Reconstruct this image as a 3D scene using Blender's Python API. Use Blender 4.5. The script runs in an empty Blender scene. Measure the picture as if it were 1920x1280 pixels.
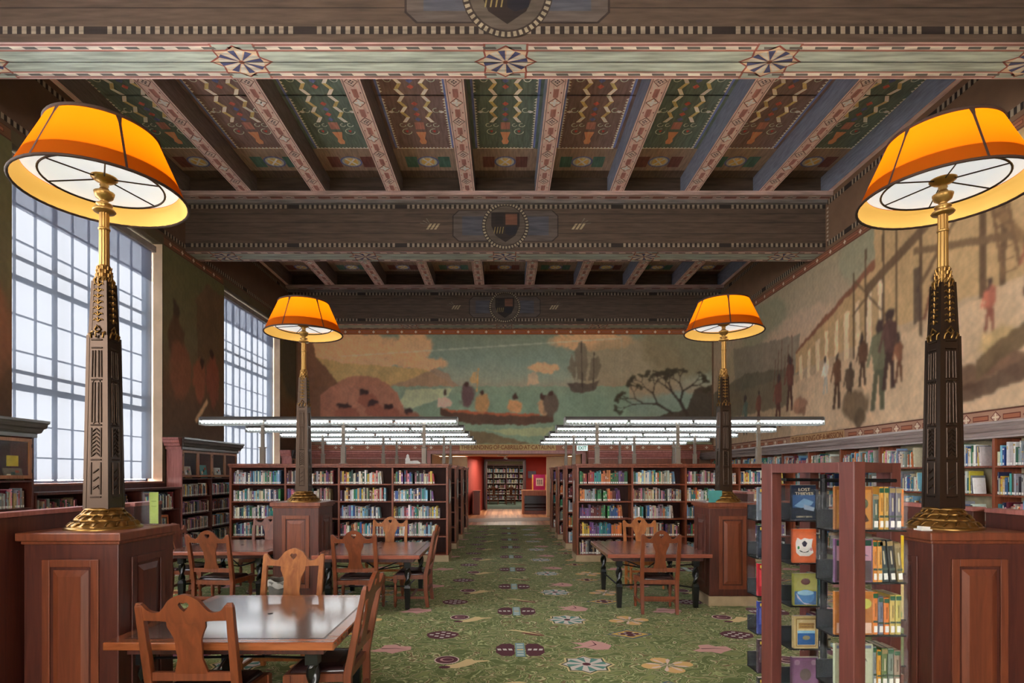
import bpy, math, random
import numpy as np
from mathutils import Vector, Matrix
from mathutils.geometry import tessellate_polygon
R = random.Random(7)
PI = math.pi
SC = bpy.context.scene
COL = SC.collection

# ------------------------------------------------------------ camera, sky, exposure
F, VX, HY, H = 1070.0, 944.0, 889.0, 1.9          # focal length in px, vanishing point, eye height
cam_d = bpy.data.cameras.new('camera')
cam_d.sensor_width = 36.0
cam_d.lens = F / 1920 * 36
cam_d.shift_x = (960 - VX) / 1920
cam_d.shift_y = (HY - 640) / 1920
cam_d.clip_start = 0.05; cam_d.clip_end = 300
cam = bpy.data.objects.new('camera', cam_d); COL.objects.link(cam)
cam.location = (0, 0, H); cam.rotation_euler = (PI / 2, 0, 0)
SC.camera = cam
SKY = 18.0          # overcast daylight outside
SCRIM = 0.0265       # share of it the window scrims let through
wd = bpy.data.worlds.new('sky'); SC.world = wd; wd.use_nodes = True
wd.node_tree.nodes['Background'].inputs[0].default_value = (1.0, 0.965, 0.92, 1)
wd.node_tree.nodes['Background'].inputs[1].default_value = SKY
SC.view_settings.view_transform = 'Standard'
SC.view_settings.look = 'None'
SC.view_settings.exposure = 0.62
SC.view_settings.gamma = 1.0
SC.view_settings.use_curve_mapping = False

def area(name, loc, sx, sy, power, rot=(0, 0, 0), color=(1, 1, 1)):
    l = bpy.data.lights.new(name, 'AREA'); l.shape = 'RECTANGLE'; l.size = sx; l.size_y = sy
    l.energy = power; l.color = color
    o = bpy.data.objects.new(name, l); COL.objects.link(o); o.location = loc; o.rotation_euler = rot
    return o
area('alcove_ceiling_light', (0.2, 28.0, 2.66), 2.6, 1.6, 100, color=(1, .86, .7))
area('far_room_fill_light', (0.2, 36.5, 2.9), 3.0, 3.0, 70, color=(1, .93, .8))  # unseen fill added, as daylight cannot reach the far room

# ------------------------------------------------------------ colour + materials
def s2l(v):
    v /= 255.0
    return v / 12.92 if v <= 0.04045 else ((v + 0.055) / 1.055) ** 2.4
def c(r, g, b): return (s2l(r), s2l(g), s2l(b), 1.0)

def newmat(name):
    m = bpy.data.materials.new(name); m.use_nodes = True
    return m, m.node_tree.nodes, m.node_tree.links, m.node_tree.nodes['Principled BSDF']

def mat_paint(name, rough=0.6, metal=0.0, amp=0.18, scale=6.0, bump=0.0, stretch=(1, 1, 1), emit=0.0, gain=1.0):
    """colour comes from the mesh attribute 'Col', broken up by procedural noise"""
    m, N, L, P = newmat(name)
    a = N.new('ShaderNodeAttribute'); a.attribute_name = 'Col'
    tc = N.new('ShaderNodeTexCoord'); mp = N.new('ShaderNodeMapping'); mp.inputs['Scale'].default_value = stretch
    L.new(tc.outputs['Object'], mp.inputs[0])
    n = N.new('ShaderNodeTexNoise'); n.inputs['Scale'].default_value = scale; n.inputs['Detail'].default_value = 5
    L.new(mp.outputs[0], n.inputs['Vector'])
    r = N.new('ShaderNodeMapRange'); r.inputs[1].default_value = 0.3; r.inputs[2].default_value = 0.7
    r.inputs[3].default_value = gain * (1 - amp); r.inputs[4].default_value = gain * (1 + amp)
    L.new(n.outputs['Fac'], r.inputs[0])
    mx = N.new('ShaderNodeVectorMath'); mx.operation = 'SCALE'
    L.new(a.outputs['Color'], mx.inputs[0]); L.new(r.outputs[0], mx.inputs['Scale'])
    L.new(mx.outputs[0], P.inputs['Base Color'])
    P.inputs['Roughness'].default_value = rough; P.inputs['Metallic'].default_value = metal
    if bump:
        b = N.new('ShaderNodeBump'); b.inputs['Strength'].default_value = bump; b.inputs['Distance'].default_value = 0.01
        L.new(n.outputs['Fac'], b.inputs['Height']); L.new(b.outputs[0], P.inputs['Normal'])
    if emit:
        L.new(mx.outputs[0], P.inputs['Emission Color']); P.inputs['Emission Strength'].default_value = emit
    return m

def mat_wood(name, dark, light, rough=0.42, stretch=(9, 9, 0.8), coat=0.05):
    m, N, L, P = newmat(name)
    tc = N.new('ShaderNodeTexCoord'); mp = N.new('ShaderNodeMapping'); mp.inputs['Scale'].default_value = stretch
    L.new(tc.outputs['Object'], mp.inputs[0])
    n = N.new('ShaderNodeTexNoise'); n.inputs['Scale'].default_value = 2.2; n.inputs['Detail'].default_value = 7
    n.inputs['Distortion'].default_value = 1.2
    L.new(mp.outputs[0], n.inputs['Vector'])
    cr = N.new('ShaderNodeValToRGB'); cr.color_ramp.elements[0].position = 0.3; cr.color_ramp.elements[1].position = 0.72
    cr.color_ramp.elements[0].color = dark; cr.color_ramp.elements[1].color = light
    L.new(n.outputs['Fac'], cr.inputs[0]); L.new(cr.outputs[0], P.inputs['Base Color'])
    P.inputs['Roughness'].default_value = rough
    P.inputs['Coat Weight'].default_value = coat; P.inputs['Coat Roughness'].default_value = 0.2
    return m

def mat_plain(name, col, rough=0.5, metal=0.0, emit=None, strength=0.0, alpha=None):
    m, N, L, P = newmat(name)
    P.inputs['Base Color'].default_value = col; P.inputs['Roughness'].default_value = rough
    P.inputs['Metallic'].default_value = metal
    if emit: P.inputs['Emission Color'].default_value = emit; P.inputs['Emission Strength'].default_value = strength
    return m

M = {}
M['paint'] = mat_paint('painted_surface', 0.6)
M['plaster'] = mat_paint('plaster', 0.85, gain=1.2, amp=0.08, scale=3)
M['beam'] = mat_paint('painted_beam', 0.65, gain=0.88, amp=0.34, scale=3.0, stretch=(0.6, 6, 6))
M['coffer'] = mat_paint('painted_coffer', 0.65, gain=2.5, amp=0.22, scale=4.0, stretch=(6, 0.8, 6))
M['joist'] = mat_paint('painted_joist', 0.65, gain=1.7, amp=0.22, scale=4.0, stretch=(6, 0.8, 6))
M['mural'] = mat_paint('mural_canvas', 0.7, gain=1.95, amp=0.10, scale=5.0)
M['book'] = mat_paint('book_cloth', 0.4, amp=0.10, scale=30)
M['cover'] = mat_paint('book_cover', 0.25, amp=0.12, scale=25)
M['wood'] = mat_wood('red_brown_wood', c(66, 29, 22), c(94, 45, 32))
M['wood_o'] = mat_wood('orange_brown_wood', c(102, 49, 29), c(132, 69, 41))
M['wood_chair'] = mat_wood('chair_wood', c(104, 50, 26), c(134, 70, 38), rough=0.42, coat=0.04)
M['wood_lamplit'] = mat_wood('lamplit_chair_wood', c(150, 84, 36), c(188, 116, 54), rough=0.42, coat=0.04)  # chair wood with lamplight put into its colour, for chairs facing the camera
M['wood_door'] = mat_wood('golden_door_wood', c(140, 86, 50), c(178, 118, 74))
M['wood_dark'] = mat_wood('dark_wood', c(54, 24, 20), c(88, 42, 32))
M['wood_case'] = mat_wood('bookcase_wood', c(112, 54, 34), c(156, 84, 54))
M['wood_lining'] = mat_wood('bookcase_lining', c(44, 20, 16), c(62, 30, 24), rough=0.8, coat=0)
M['wood_top'] = mat_wood('table_wood', c(138, 76, 60), c(170, 102, 82), rough=0.16, stretch=(0.8, 9, 9), coat=0.6)
M['wood_front_top'] = mat_wood('front_table_wood', c(136, 72, 40), c(172, 100, 58), rough=0.18, stretch=(0.8, 9, 9), coat=0.5)
M['inlay'] = mat_wood('table_inlay', c(92, 72, 64), c(118, 96, 88), rough=0.1, stretch=(0.8, 9, 9), coat=0.8)
M['wood_pale_sheen'] = mat_wood('pale_sheen_cornice', c(150, 132, 128), c(186, 170, 166), rough=0.3, stretch=(8, .5, 8))  # whitish reflection off the cornice put into its wood colour
M['wood_grey_sheen'] = mat_wood('grey_sheen_cornice', c(78, 76, 74), c(112, 110, 106), rough=0.25, stretch=(8, .5, 8))  # reflected light on the cabinet cornices put into the colour as grey
M['wood_pink'] = mat_wood('pink_brown_wood', c(150, 88, 80), c(182, 116, 106), rough=0.4)
M['frame_wood'] = mat_wood('display_frame_wood', c(82, 40, 34), c(104, 54, 46), rough=0.45)
M['stone'] = mat_paint('plinth_stone', 0.7, amp=0.1, scale=8)
M['leather'] = mat_plain('dark_leather', c(46, 28, 28), 0.22)
M['black'] = mat_plain('black_lacquer', c(26, 27, 28), 0.25)
M['iron'] = mat_plain('black_iron', c(34, 34, 36), 0.4, 0.6)
M['steel'] = mat_plain('grey_steel', c(100, 98, 96), 0.4, 0.3)
M['post'] = mat_paint('painted_post', 0.5, amp=.08)
M['brass'] = mat_plain('brass', c(172, 134, 76), 0.38, 0.85)
M['gold'] = mat_plain('gilt_bronze', c(136, 102, 54), 0.34, 0.9)
M['bronze'] = mat_plain('dark_bronze', c(64, 50, 40), 0.34, 0.8)
M['bulb'] = mat_plain('fluorescent_tube', c(255, 255, 255), 0.5, 0, (0.97, 1, 1, 1), 7.5)
M['louver'] = mat_plain('white_louver', c(176, 182, 182), 0.4)
M['diffuser'] = mat_plain('opal_diffuser', c(235, 235, 235), 0.5, 0, (0.94, 0.97, 1, 1), 0.43)
M['exit'] = mat_plain('exit_sign_face', c(225, 240, 235), 0.5, 0, (0.85, 1, .95, 1), 0.35)
M['exit_text'] = mat_plain('exit_green', c(20, 140, 110), 0.5)
M['scroll'] = mat_plain('faded_ochre_paint', c(150, 92, 52), 0.7)

def mat_shade():
    m, N, L, P = newmat('orange_silk_shade')
    N.remove(P)
    out = N['Material Output']
    tr = N.new('ShaderNodeBsdfTranslucent'); tr.inputs[0].default_value = (0.36, 0.078, 0.0004, 1)
    df = N.new('ShaderNodeBsdfDiffuse'); df.inputs[0].default_value = (0.50, 0.13, 0.01, 1)
    mx = N.new('ShaderNodeMixShader'); mx.inputs[0].default_value = 0.4
    L.new(tr.outputs[0], mx.inputs[1]); L.new(df.outputs[0], mx.inputs[2]); L.new(mx.outputs[0], out.inputs[0])
    return m
M['shade'] = mat_shade()
def mat_lining():
    m, N, L, P = newmat('cream_lamp_lining')
    P.inputs['Base Color'].default_value = (0.85, 0.55, 0.15, 1); P.inputs['Roughness'].default_value = 0.8
    P.inputs['Emission Color'].default_value = (1, 0.52, 0.10, 1); P.inputs['Emission Strength'].default_value = 0.34
    return m
M['lining'] = mat_lining()
def mat_scrim(name, transp, body, glow=0.01):
    m, N, L, P = newmat(name)
    N.remove(P); out = N['Material Output']
    t = N.new('ShaderNodeBsdfTransparent'); t.inputs[0].default_value = (transp * .95, transp, transp * 1.10, 1)
    d = N.new('ShaderNodeBsdfDiffuse'); d.inputs[0].default_value = body
    ad = N.new('ShaderNodeAddShader')
    tl = N.new('ShaderNodeBsdfTranslucent'); tl.inputs[0].default_value = (glow * .85, glow, glow * 1.3, 1); ad2 = N.new('ShaderNodeAddShader')
    L.new(t.outputs[0], ad.inputs[0]); L.new(d.outputs[0], ad.inputs[1]); L.new(ad.outputs[0], ad2.inputs[0]); L.new(tl.outputs[0], ad2.inputs[1]); L.new(ad2.outputs[0], out.inputs[0])
    return m
M['scrim'] = mat_scrim('window_scrim', SCRIM, (0.10, 0.10, 0.11, 1), 0.012)
M['thin_scrim'] = mat_scrim('thin_window_scrim', 0.40, (0.10, 0.10, 0.11, 1), 0.02)  # for the unseen second window; thinness set to hold light off the near beam
M['roller'] = mat_scrim('roller_shade_cloth', 0.36, (0.16, 0.15, 0.18, 1))
def mat_clear(name, a=0.12):
    m, N, L, P = newmat(name)
    out = N['Material Output']; P.inputs['Roughness'].default_value = 0.03
    P.inputs['Base Color'].default_value = (0.8, 0.85, 0.9, 1)
    t = N.new('ShaderNodeBsdfTransparent'); mx = N.new('ShaderNodeMixShader'); mx.inputs[0].default_value = a
    L.new(t.outputs[0], mx.inputs[1]); L.new(P.outputs[0], mx.inputs[2]); L.new(mx.outputs[0], out.inputs[0])
    return m
M['glass'] = mat_clear('window_glass', 0.06)
M['door_glass'] = mat_clear('cabinet_glass', 0.10)
M['acrylic'] = mat_clear('clear_acrylic', 0.045)

def mat_carpet():
    m, N, L, P = newmat('green_patterned_carpet')
    a = N.new('ShaderNodeAttribute'); a.attribute_name = 'Col'
    tc = N.new('ShaderNodeTexCoord')
    n1 = N.new('ShaderNodeTexNoise'); n1.inputs['Scale'].default_value = 3.5; n1.inputs['Detail'].default_value = 3
    L.new(tc.outputs['Object'], n1.inputs['Vector'])
    ad = N.new('ShaderNodeVectorMath'); ad.operation = 'MULTIPLY_ADD'; ad.inputs[1].default_value = (0.22, 0.22, 0.22)
    L.new(n1.outputs['Color'], ad.inputs[0]); L.new(tc.outputs['Object'], ad.inputs[2])
    w = N.new('ShaderNodeTexNoise'); w.inputs['Scale'].default_value = 5.0; w.inputs['Detail'].default_value = 0.6
    w.inputs['Distortion'].default_value = 1.3
    L.new(ad.outputs[0], w.inputs['Vector'])
    cr = N.new('ShaderNodeValToRGB'); e = cr.color_ramp.elements
    e[0].position = 0.0; e[0].color = c(95, 110, 59)
    e[1].position = 1.0; e[1].color = c(130, 139, 84)
    for p, col in ((0.36, c(100, 116, 59)), (0.385, c(193, 201, 141)), (0.41, c(84, 97, 50)), (0.45, c(130, 145, 81)), (0.475, c(78, 93, 48)),
                   (0.50, c(141, 152, 91)), (0.515, c(218, 220, 168)), (0.535, c(125, 95, 64)), (0.57, c(105, 121, 62)), (0.60, c(179, 188, 127)), (0.625, c(86, 103, 54)), (0.68, c(136, 147, 86))):
        k = e.new(p); k.color = col
    L.new(w.outputs['Fac'], cr.inputs[0])
    mx = N.new('ShaderNodeMix'); mx.data_type = 'RGBA'
    sh_ = N.new('ShaderNodeTexNoise'); sh_.inputs['Scale'].default_value = 120; L.new(tc.outputs['Object'], sh_.inputs['Vector']); bp_ = N.new('ShaderNodeBump'); bp_.inputs['Strength'].default_value = .05; L.new(sh_.outputs['Fac'], bp_.inputs['Height']); L.new(bp_.outputs[0], P.inputs['Normal'])
    L.new(a.outputs['Alpha'], mx.inputs[0]); L.new(cr.outputs[0], mx.inputs[6]); L.new(a.outputs['Color'], mx.inputs[7])
    L.new(mx.outputs[2], P.inputs['Base Color'])
    P.inputs['Roughness'].default_value = 1.0; P.inputs['Specular IOR Level'].default_value = 0.2; P.inputs['Sheen Weight'].default_value = 0.06
    return m
M['carpet'] = mat_carpet()

# ------------------------------------------------------------ mesh builder
class MB:
    def __init__(s): s.V = []; s.F = []; s.C = []; s.S = []
    def add(s, vs, fs, col=(1, 1, 1, 1), smooth=False):
        b = len(s.V); s.V += [tuple(v) for v in vs]
        for f in fs:
            s.F.append([b + i for i in f]); s.C.append(col); s.S.append(smooth)
        return s
    def box(s, x0, y0, z0, x1, y1, z1, col=(1, 1, 1, 1)):
        v = [(x, y, z) for z in (z0, z1) for y in (y0, y1) for x in (x0, x1)]
        return s.add(v, [(0, 2, 3, 1), (4, 5, 7, 6), (0, 1, 5, 4), (2, 6, 7, 3), (0, 4, 6, 2), (1, 3, 7, 5)], col)
    def obox(s, cx, cy, z0, z1, hx, hy, ang, col=(1, 1, 1, 1)):
        ca, sa = math.cos(ang), math.sin(ang)
        p = [(cx + ca * x - sa * y, cy + sa * x + ca * y) for x, y in ((-hx, -hy), (hx, -hy), (hx, hy), (-hx, hy))]
        return s.loft([[(a, b, z0) for a, b in p], [(a, b, z1) for a, b in p]], col, caps=True)
    def poly(s, pts, col=(1, 1, 1, 1)): return s.add(pts, [tuple(range(len(pts)))], col)
    def loft(s, rings, col=(1, 1, 1, 1), caps=True, smooth=False, closed=True):
        n = len(rings[0]); vs = [p for r in rings for p in r]; fs = []
        for k in range(len(rings) - 1):
            for i in range(n if closed else n - 1):
                j = (i + 1) % n
                fs.append((k * n + i, k * n + j, (k + 1) * n + j, (k + 1) * n + i))
        s.add(vs, fs, col, smooth)
        if caps:
            s.add(rings[0], [tuple(reversed(range(n)))], col); s.add(rings[-1], [tuple(range(n))], col)
        return s
    def lathe(s, prof, n=24, cx=0, cy=0, col=(1, 1, 1, 1), smooth=True, caps=True, lobes=None):
        rings = []
        for r, z in prof:
            ring = []
            for i in range(n):
                a = 2 * PI * i / n
                rr = r * (1 + (lobes[1] * math.cos(lobes[0] * a) if lobes else 0))
                ring.append((cx + rr * math.cos(a), cy + rr * math.sin(a), z))
            rings.append(ring)
        return s.loft(rings, col, caps, smooth)
    def tube(s, pts, r, n=8, col=(1, 1, 1, 1)):
        pts = [Vector(p) for p in pts]; rings = []
        for i, p in enumerate(pts):
            d = (pts[min(i + 1, len(pts) - 1)] - pts[max(i - 1, 0)]).normalized()
            u = d.cross(Vector((0, 0, 1)))
            if u.length < 1e-3: u = Vector((1, 0, 0))
            u.normalize(); w = d.cross(u)
            rings.append([p + r * (math.cos(2 * PI * k / n) * u + math.sin(2 * PI * k / n) * w) for k in range(n)])
        return s.loft(rings, col, True, True)
    def extrude(s, outer, holes, place, t0, t1, col=(1, 1, 1, 1)):
        """outline (u,v) with holes -> solid between t0 and t1; place(u,v,t) -> 3d"""
        loops = [outer] + holes; flat = [p for l in loops for p in l]
        tris = tessellate_polygon([[Vector((p[0], p[1], 0)) for p in l] for l in loops])
        s.add([place(u, v, t1) for u, v in flat], [tuple(t) for t in tris], col)
        s.add([place(u, v, t0) for u, v in flat], [tuple(reversed(t)) for t in tris], col)
        for l in loops:
            n = len(l)
            s.add([place(u, v, t0) for u, v in l] + [place(u, v, t1) for u, v in l],
                  [(i, (i + 1) % n, n + (i + 1) % n, n + i) for i in range(n)], col)
        return s
    def merge(s, o, Mx=None):
        b = len(s.V)
        s.V += [tuple(Mx @ Vector(v)) for v in o.V] if Mx else o.V
        s.F += [[b + i for i in f] for f in o.F]; s.C += o.C; s.S += o.S
        return s
    def build(s, name, mat, parent=None, bevel=0.0):
        me = bpy.data.meshes.new(name); me.from_pydata(s.V, [], s.F)
        at = me.color_attributes.new('Col', 'FLOAT_COLOR', 'CORNER')
        arr = np.empty((len(me.loops), 4), dtype=np.float32); k = 0
        for f, cc in zip(s.F, s.C):
            arr[k:k + len(f)] = cc; k += len(f)
        at.data.foreach_set('color', arr.ravel())
        me.polygons.foreach_set('use_smooth', s.S)
        me.materials.append(mat if not isinstance(mat, str) else M[mat]); me.update()
        o = bpy.data.objects.new(name, me); COL.objects.link(o)
        if parent: o.parent = parent
        if bevel:
            b = o.modifiers.new('bevel', 'BEVEL'); b.width = bevel; b.segments = 2; b.limit_method = 'ANGLE'
            b.angle_limit = 0.7
        return o

def tag(o, label=None, cat=None, group=None, kind=None):
    if label: o['label'] = label
    if cat: o['category'] = cat
    if group: o['group'] = group
    if kind: o['kind'] = kind
    return o
def thing(name, label, cat, loc=(0, 0, 0), rz=0.0, group=None):
    o = bpy.data.objects.new(name, None); COL.objects.link(o); o.location = loc; o.rotation_euler = (0, 0, rz)
    o.empty_display_size = 0.1
    return tag(o, label, cat, group)
def copy_tree(o, parent=None, loc=None, rz=None, label=None, group=None):
    n = o.copy(); COL.objects.link(n); n.parent = parent
    if loc is not None: n.location = loc
    if rz is not None: n.rotation_euler = (0, 0, rz)
    if label: n['label'] = label
    if group: n['group'] = group
    for ch in list(o.children): copy_tree(ch, n)
    return n
def struct(mb, name, mat, parent=None): 
    o = mb.build(name, mat, parent)
    if not parent: o['kind'] = 'structure'
    return o
def X(px, Y): return (px - VX) * Y / F
def Z(py, Y): return H + (HY - py) * Y / F

# ------------------------------------------------------------ the room
XL, XR, YB, Y0 = -8.1, 8.2, 22.3, -9.0
ZB, ZJ, ZC = 7.58, 8.95, 9.45         # undersides of beams, joists, ceiling panels
WIN = [(-4.8, -.65), (2.3, 6.45), (9.4, 13.55), (16.53, 20.68)]  # first window is unseen, added without scrim for extra daylight
BEAMS = [(-6.56, -5.86), (0.47, 1.17), (7.5, 8.2), (14.53, 15.23), (21.55, 22.25)]
BROWN = c(92, 74, 60); BROWN2 = c(74, 56, 44)
TAN = c(168, 140, 122); PINK = c(180, 140, 130); RED = c(150, 84, 70); CREAM = c(222, 206, 184)
GREEN = c(196, 206, 192); DGREEN = c(66, 74, 66); BLUE = c(88, 94, 130)

# carpet with woven motifs
fl = MB(); CARP = (0.1, 0.1, 0.1, 0.0)
fl.add([(XL - .5, Y0 - 1, 0), (XR, Y0 - 1, 0), (XR, 21.4, 0), (XL - .5, 21.4, 0)], [(0, 1, 2, 3)], CARP)
ZM = 0.003
def motif(kind, x, y):
    def P(pts, col, dz=0.0): fl.poly([(x + a, y + b, ZM + dz) for a, b in pts], col)
    def E(cx, cy, rx, ry, col, dz=0.0, n=18, w=0.0, ph=0.0):
        P([(cx + rx * (1 + w * math.sin(5 * t * 2 * PI / n + ph)) * math.cos(2 * PI * t / n),
            cy + ry * (1 + w * math.cos(3 * t * 2 * PI / n)) * math.sin(2 * PI * t / n)) for t in range(n)], col, dz)
    MAR = c(88, 34, 48); CR = c(222, 206, 150); PK = c(214, 164, 156); WH = c(218, 212, 206); TE = c(96, 150, 140)
    if kind == 'medal':
        for sgn in (-1, 1):
            P([(sgn * .26, -.04), (sgn * .26, .10), (sgn * .2, .21), (sgn * .1, .22), (sgn * .06, .15), (sgn * .06, -.15), (sgn * .1, -.22), (sgn * .2, -.21), (sgn * .26, -.1)], MAR)
            for k in range(3):
                P([(sgn * (.08 + .06 * k), -.03), (sgn * (.12 + .06 * k), -.03), (sgn * (.13 + .06 * k), .03), (sgn * (.09 + .06 * k), .03)], WH, .001)
        P([(-.05, -.24), (.05, -.24), (.05, .24), (-.05, .24)], c(128, 168, 176), .001)
        for k in range(-2, 3): P([(-.035, .09 * k - .03), (.035, .09 * k - .03), (.035, .09 * k + .02), (-.035, .09 * k + .02)], CR if k == 0 else c(196, 212, 206), .002)
    elif kind == 'feather':
        P([(-.05, -.02), (.1, -.12), (.24, -.16), (.2, -.06), (.08, .04)], c(116, 60, 46))
        P([(-.26, .09), (-.1, .12), (.02, .05), (.24, -.13), (.0, .0), (-.1, .06)], CR, .001)
    elif kind == 'blob':
        P([(-.24, .12), (-.1, .1), (0, .2), (.12, .12), (.2, .0), (.14, -.14), (.0, -.16), (-.1, -.08), (-.26, -.1), (-.12, 0)], PK)
        P([(0, .2), (.04, .02), (-.08, -.06), (-.06, -.04), (.02, .03)], MAR, .001)
    elif kind == 'star':
        for r, col, dz in ((.29, CR, 0), (.265, c(84, 90, 60), .001), (.24, WH, .0015)):
            P([(r * (1 if k % 2 == 0 else .78) * math.cos(k * PI / 8), r * (1 if k % 2 == 0 else .78) * math.sin(k * PI / 8)) for k in range(16)], col, dz)
        for k in range(8):
            a = k * PI / 4
            P([(.05 * math.cos(a), .05 * math.sin(a)), (.2 * math.cos(a), .2 * math.sin(a)), (.2 * math.cos(a + .42), .2 * math.sin(a + .42))], TE, .002)
        E(0, 0, .045, .045, MAR, .003, 8)
    elif kind == 'flower':
        for k in range(4):
            a = k * PI / 2 + .2
            E(.17 * math.cos(a), .15 * math.sin(a), .1, .085, c(226, 186, 120), 0, 14)
        for k in range(8):
            a = k * PI / 4 + .5
            P([(0, 0), (.17 * math.cos(a - .13), .16 * math.sin(a - .13)), (.21 * math.cos(a), .2 * math.sin(a)), (.17 * math.cos(a + .13), .16 * math.sin(a + .13))], c(230, 206, 190), .001)
    elif kind == 'knot':
        P([(-.27, 0), (0, .2), (.27, 0), (0, -.2)], c(80, 100, 112)); P([(-.23, 0), (0, .165), (.23, 0), (0, -.165)], c(214, 178, 92), .001)
        for a, b in ((-.09, 0), (.09, 0), (0, .07), (0, -.07), (0, 0)): E(a, b, .055, .04, MAR, .002, 10)
        for a, b in ((-.05, .04), (.05, .04), (.05, -.04), (-.05, -.04), (-.12, 0), (.12, 0)): E(a, b, .018, .016, WH, .003, 6)
    elif kind == 'dots':
        E(0, 0, .19, .17, MAR, 0, 16, .04)
        for i in range(-2, 3):
            for j in range(-2, 3):
                if abs(i) + abs(j) < 4 and (i + j) % 2 == 0: P([(i * .065 - .025, j * .055 - .015), (i * .065 + .02, j * .055 - .022), (i * .065 + .028, j * .055 + .015), (i * .065 - .02, j * .055 + .02)], WH, .001)
    elif kind == 'ram':
        E(-.14, .06, .13, .13, c(222, 200, 190)); E(-.14, .06, .115, .115, MAR, .001); E(-.14, .06, .07, .06, c(200, 150, 150), .002); E(-.13, .06, .055, .045, MAR, .003)
        P([(-.14, -.12), (-.06, -.08), (0, -.02), (.06, .08), (.12, .08), (.14, .04), (.3, .04), (.28, .01), (.18, -.02), (.1, -.12), (-.02, -.2), (-.16, -.2)], c(226, 206, 150), .002)
        E(-.14, -.17, .06, .04, MAR, .003, 10)
    elif kind == 'shell':
        P([(-.22, -.06), (-.12, .02), (-.1, .14), (.02, .17), (.08, .1), (.2, .1), (.22, -.02), (.1, -.1), (.04, -.16), (-.04, -.1), (-.16, -.1)], PK)
        P([(-.12, .02), (.05, .03), (.2, -.02), (.05, .015), (-.1, .0)], MAR, .001)
TILE = [('ram', -.44, 5.78), ('dots', -.72, 6.75), ('shell', -1.22, 6.2), ('medal', .18, 6.18), ('feather', .25, 6.85),
        ('blob', 1.0, 6.33), ('star', .83, 5.7), ('knot', 1.5, 6.78), ('flower', 1.63, 5.68)]
for i in range(-2, 3):
    for j in range(-2, 9):
        for k, x, y in TILE:
            xx, yy = x + 3.48 * i, y + 1.74 * j
            if XL + .5 < xx < XR - .6 and 2.5 < yy < 21.1: motif(k, xx, yy)
carpet = struct(fl, 'floor', 'carpet')

def mat_boards():
    m, N, L, P = newmat('strip_wood_floor')
    tc = N.new('ShaderNodeTexCoord')
    mp = N.new('ShaderNodeMapping'); mp.inputs['Scale'].default_value = (11, .25, 1); L.new(tc.outputs['Object'], mp.inputs[0])
    v = N.new('ShaderNodeTexVoronoi'); v.inputs['Scale'].default_value = 1.0; v.inputs['Randomness'].default_value = 0.5; L.new(mp.outputs[0], v.inputs['Vector'])
    cr = N.new('ShaderNodeValToRGB'); cr.color_ramp.elements[0].color = c(150, 92, 56); cr.color_ramp.elements[1].color = c(212, 160, 116)
    sp = N.new('ShaderNodeSeparateColor'); L.new(v.outputs['Color'], sp.inputs[0]); L.new(sp.outputs[0], cr.inputs[0])
    L.new(cr.outputs[0], P.inputs['Base Color']); P.inputs['Roughness'].default_value = 0.3
    return m
M['boards'] = mat_boards()
struct(MB().box(-3.6, 21.4, -.05, 4.2, 31.3, 0.0), 'floor', 'boards')
struct(MB().box(XL - .4, 21.4, -.05, -3.6, 22.3, 0.0, c(90, 60, 40)).box(4.2, 21.4, -.05, XR, 22.3, 0.0, c(90, 60, 40)), 'floor', 'paint')
struct(MB().box(-5, 31.3, -.05, 6, 41, 0.0, c(92, 104, 88)), 'floor', 'plaster')

# walls
def strip_band(mb, A, B, z0, z1, nrm, step, ground=c(142, 92, 64), big=True):
    """painted border band running from A to B (xy) with crosses in lozenges; nrm = unit vector into the room"""
    A = Vector(A); B = Vector(B); n = Vector(nrm); Lg = (B - A).length; d = (B - A) / Lg; h = z1 - z0
    def q(u0, v0, u1, v1, col, off):
        p = [(u0, v0), (u1, v0), (u1, v1), (u0, v1)]
        poly(p, col, off)
    def poly(p, col, off): mb.poly([(A.x + d.x * u + n.x * off, A.y + d.y * u + n.y * off, z0 + v) for u, v in p], col)
    q(0, 0, Lg, h, ground, .004)
    q(0, 0, Lg, h * .07, c(96, 52, 40), .006); q(0, h * .93, Lg, h, c(96, 52, 40), .006)
    u = step / 2; r = h * .33
    while u < Lg - r:
        poly([(u - r * 1.2, h / 2), (u, h / 2 - r * 1.2), (u + r * 1.2, h / 2), (u, h / 2 + r * 1.2)], c(110, 56, 46), .007)
        poly([(u - r, h / 2), (u, h / 2 - r), (u + r, h / 2), (u, h / 2 + r)], c(186, 150, 130), .009)
        for a, b in ((1, 0), (0, 1)):
            q(u - r * (.75 if a else .16), h / 2 - r * (.75 if b else .16), u + r * (.75 if a else .16), h / 2 + r * (.75 if b else .16), CREAM, .011)
        q(u + r * 1.6, h * .32, u + step - r * 1.6, h * .68, c(106, 52, 42), .007)
        q(u + r * 1.75, h * .38, u + step - r * 1.75, h * .62, c(168, 104, 76), .009)
        u += step
def dentils(mb, A, B, z0, z1, nrm, pitch=.12, light=c(150, 134, 114), dark=c(44, 33, 27)):
    A = Vector(A); B = Vector(B); n = Vector(nrm); Lg = (B - A).length; d = (B - A) / Lg
    def q(u0, v0, u1, v1, col, off):
        mb.poly([(A.x + d.x * u + n.x * off, A.y + d.y * u + n.y * off, v) for u, v in ((u0, v0), (u1, v0), (u1, v1), (u0, v1))], col)
    q(0, z0, Lg, z1, dark, .004)
    k = 0; u = pitch * .2
    while u + pitch * .5 < Lg:
        if k % 22 not in (0, 21): q(u, z0, u + pitch * .5, z1, light, .008)
        u += pitch; k += 1

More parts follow.
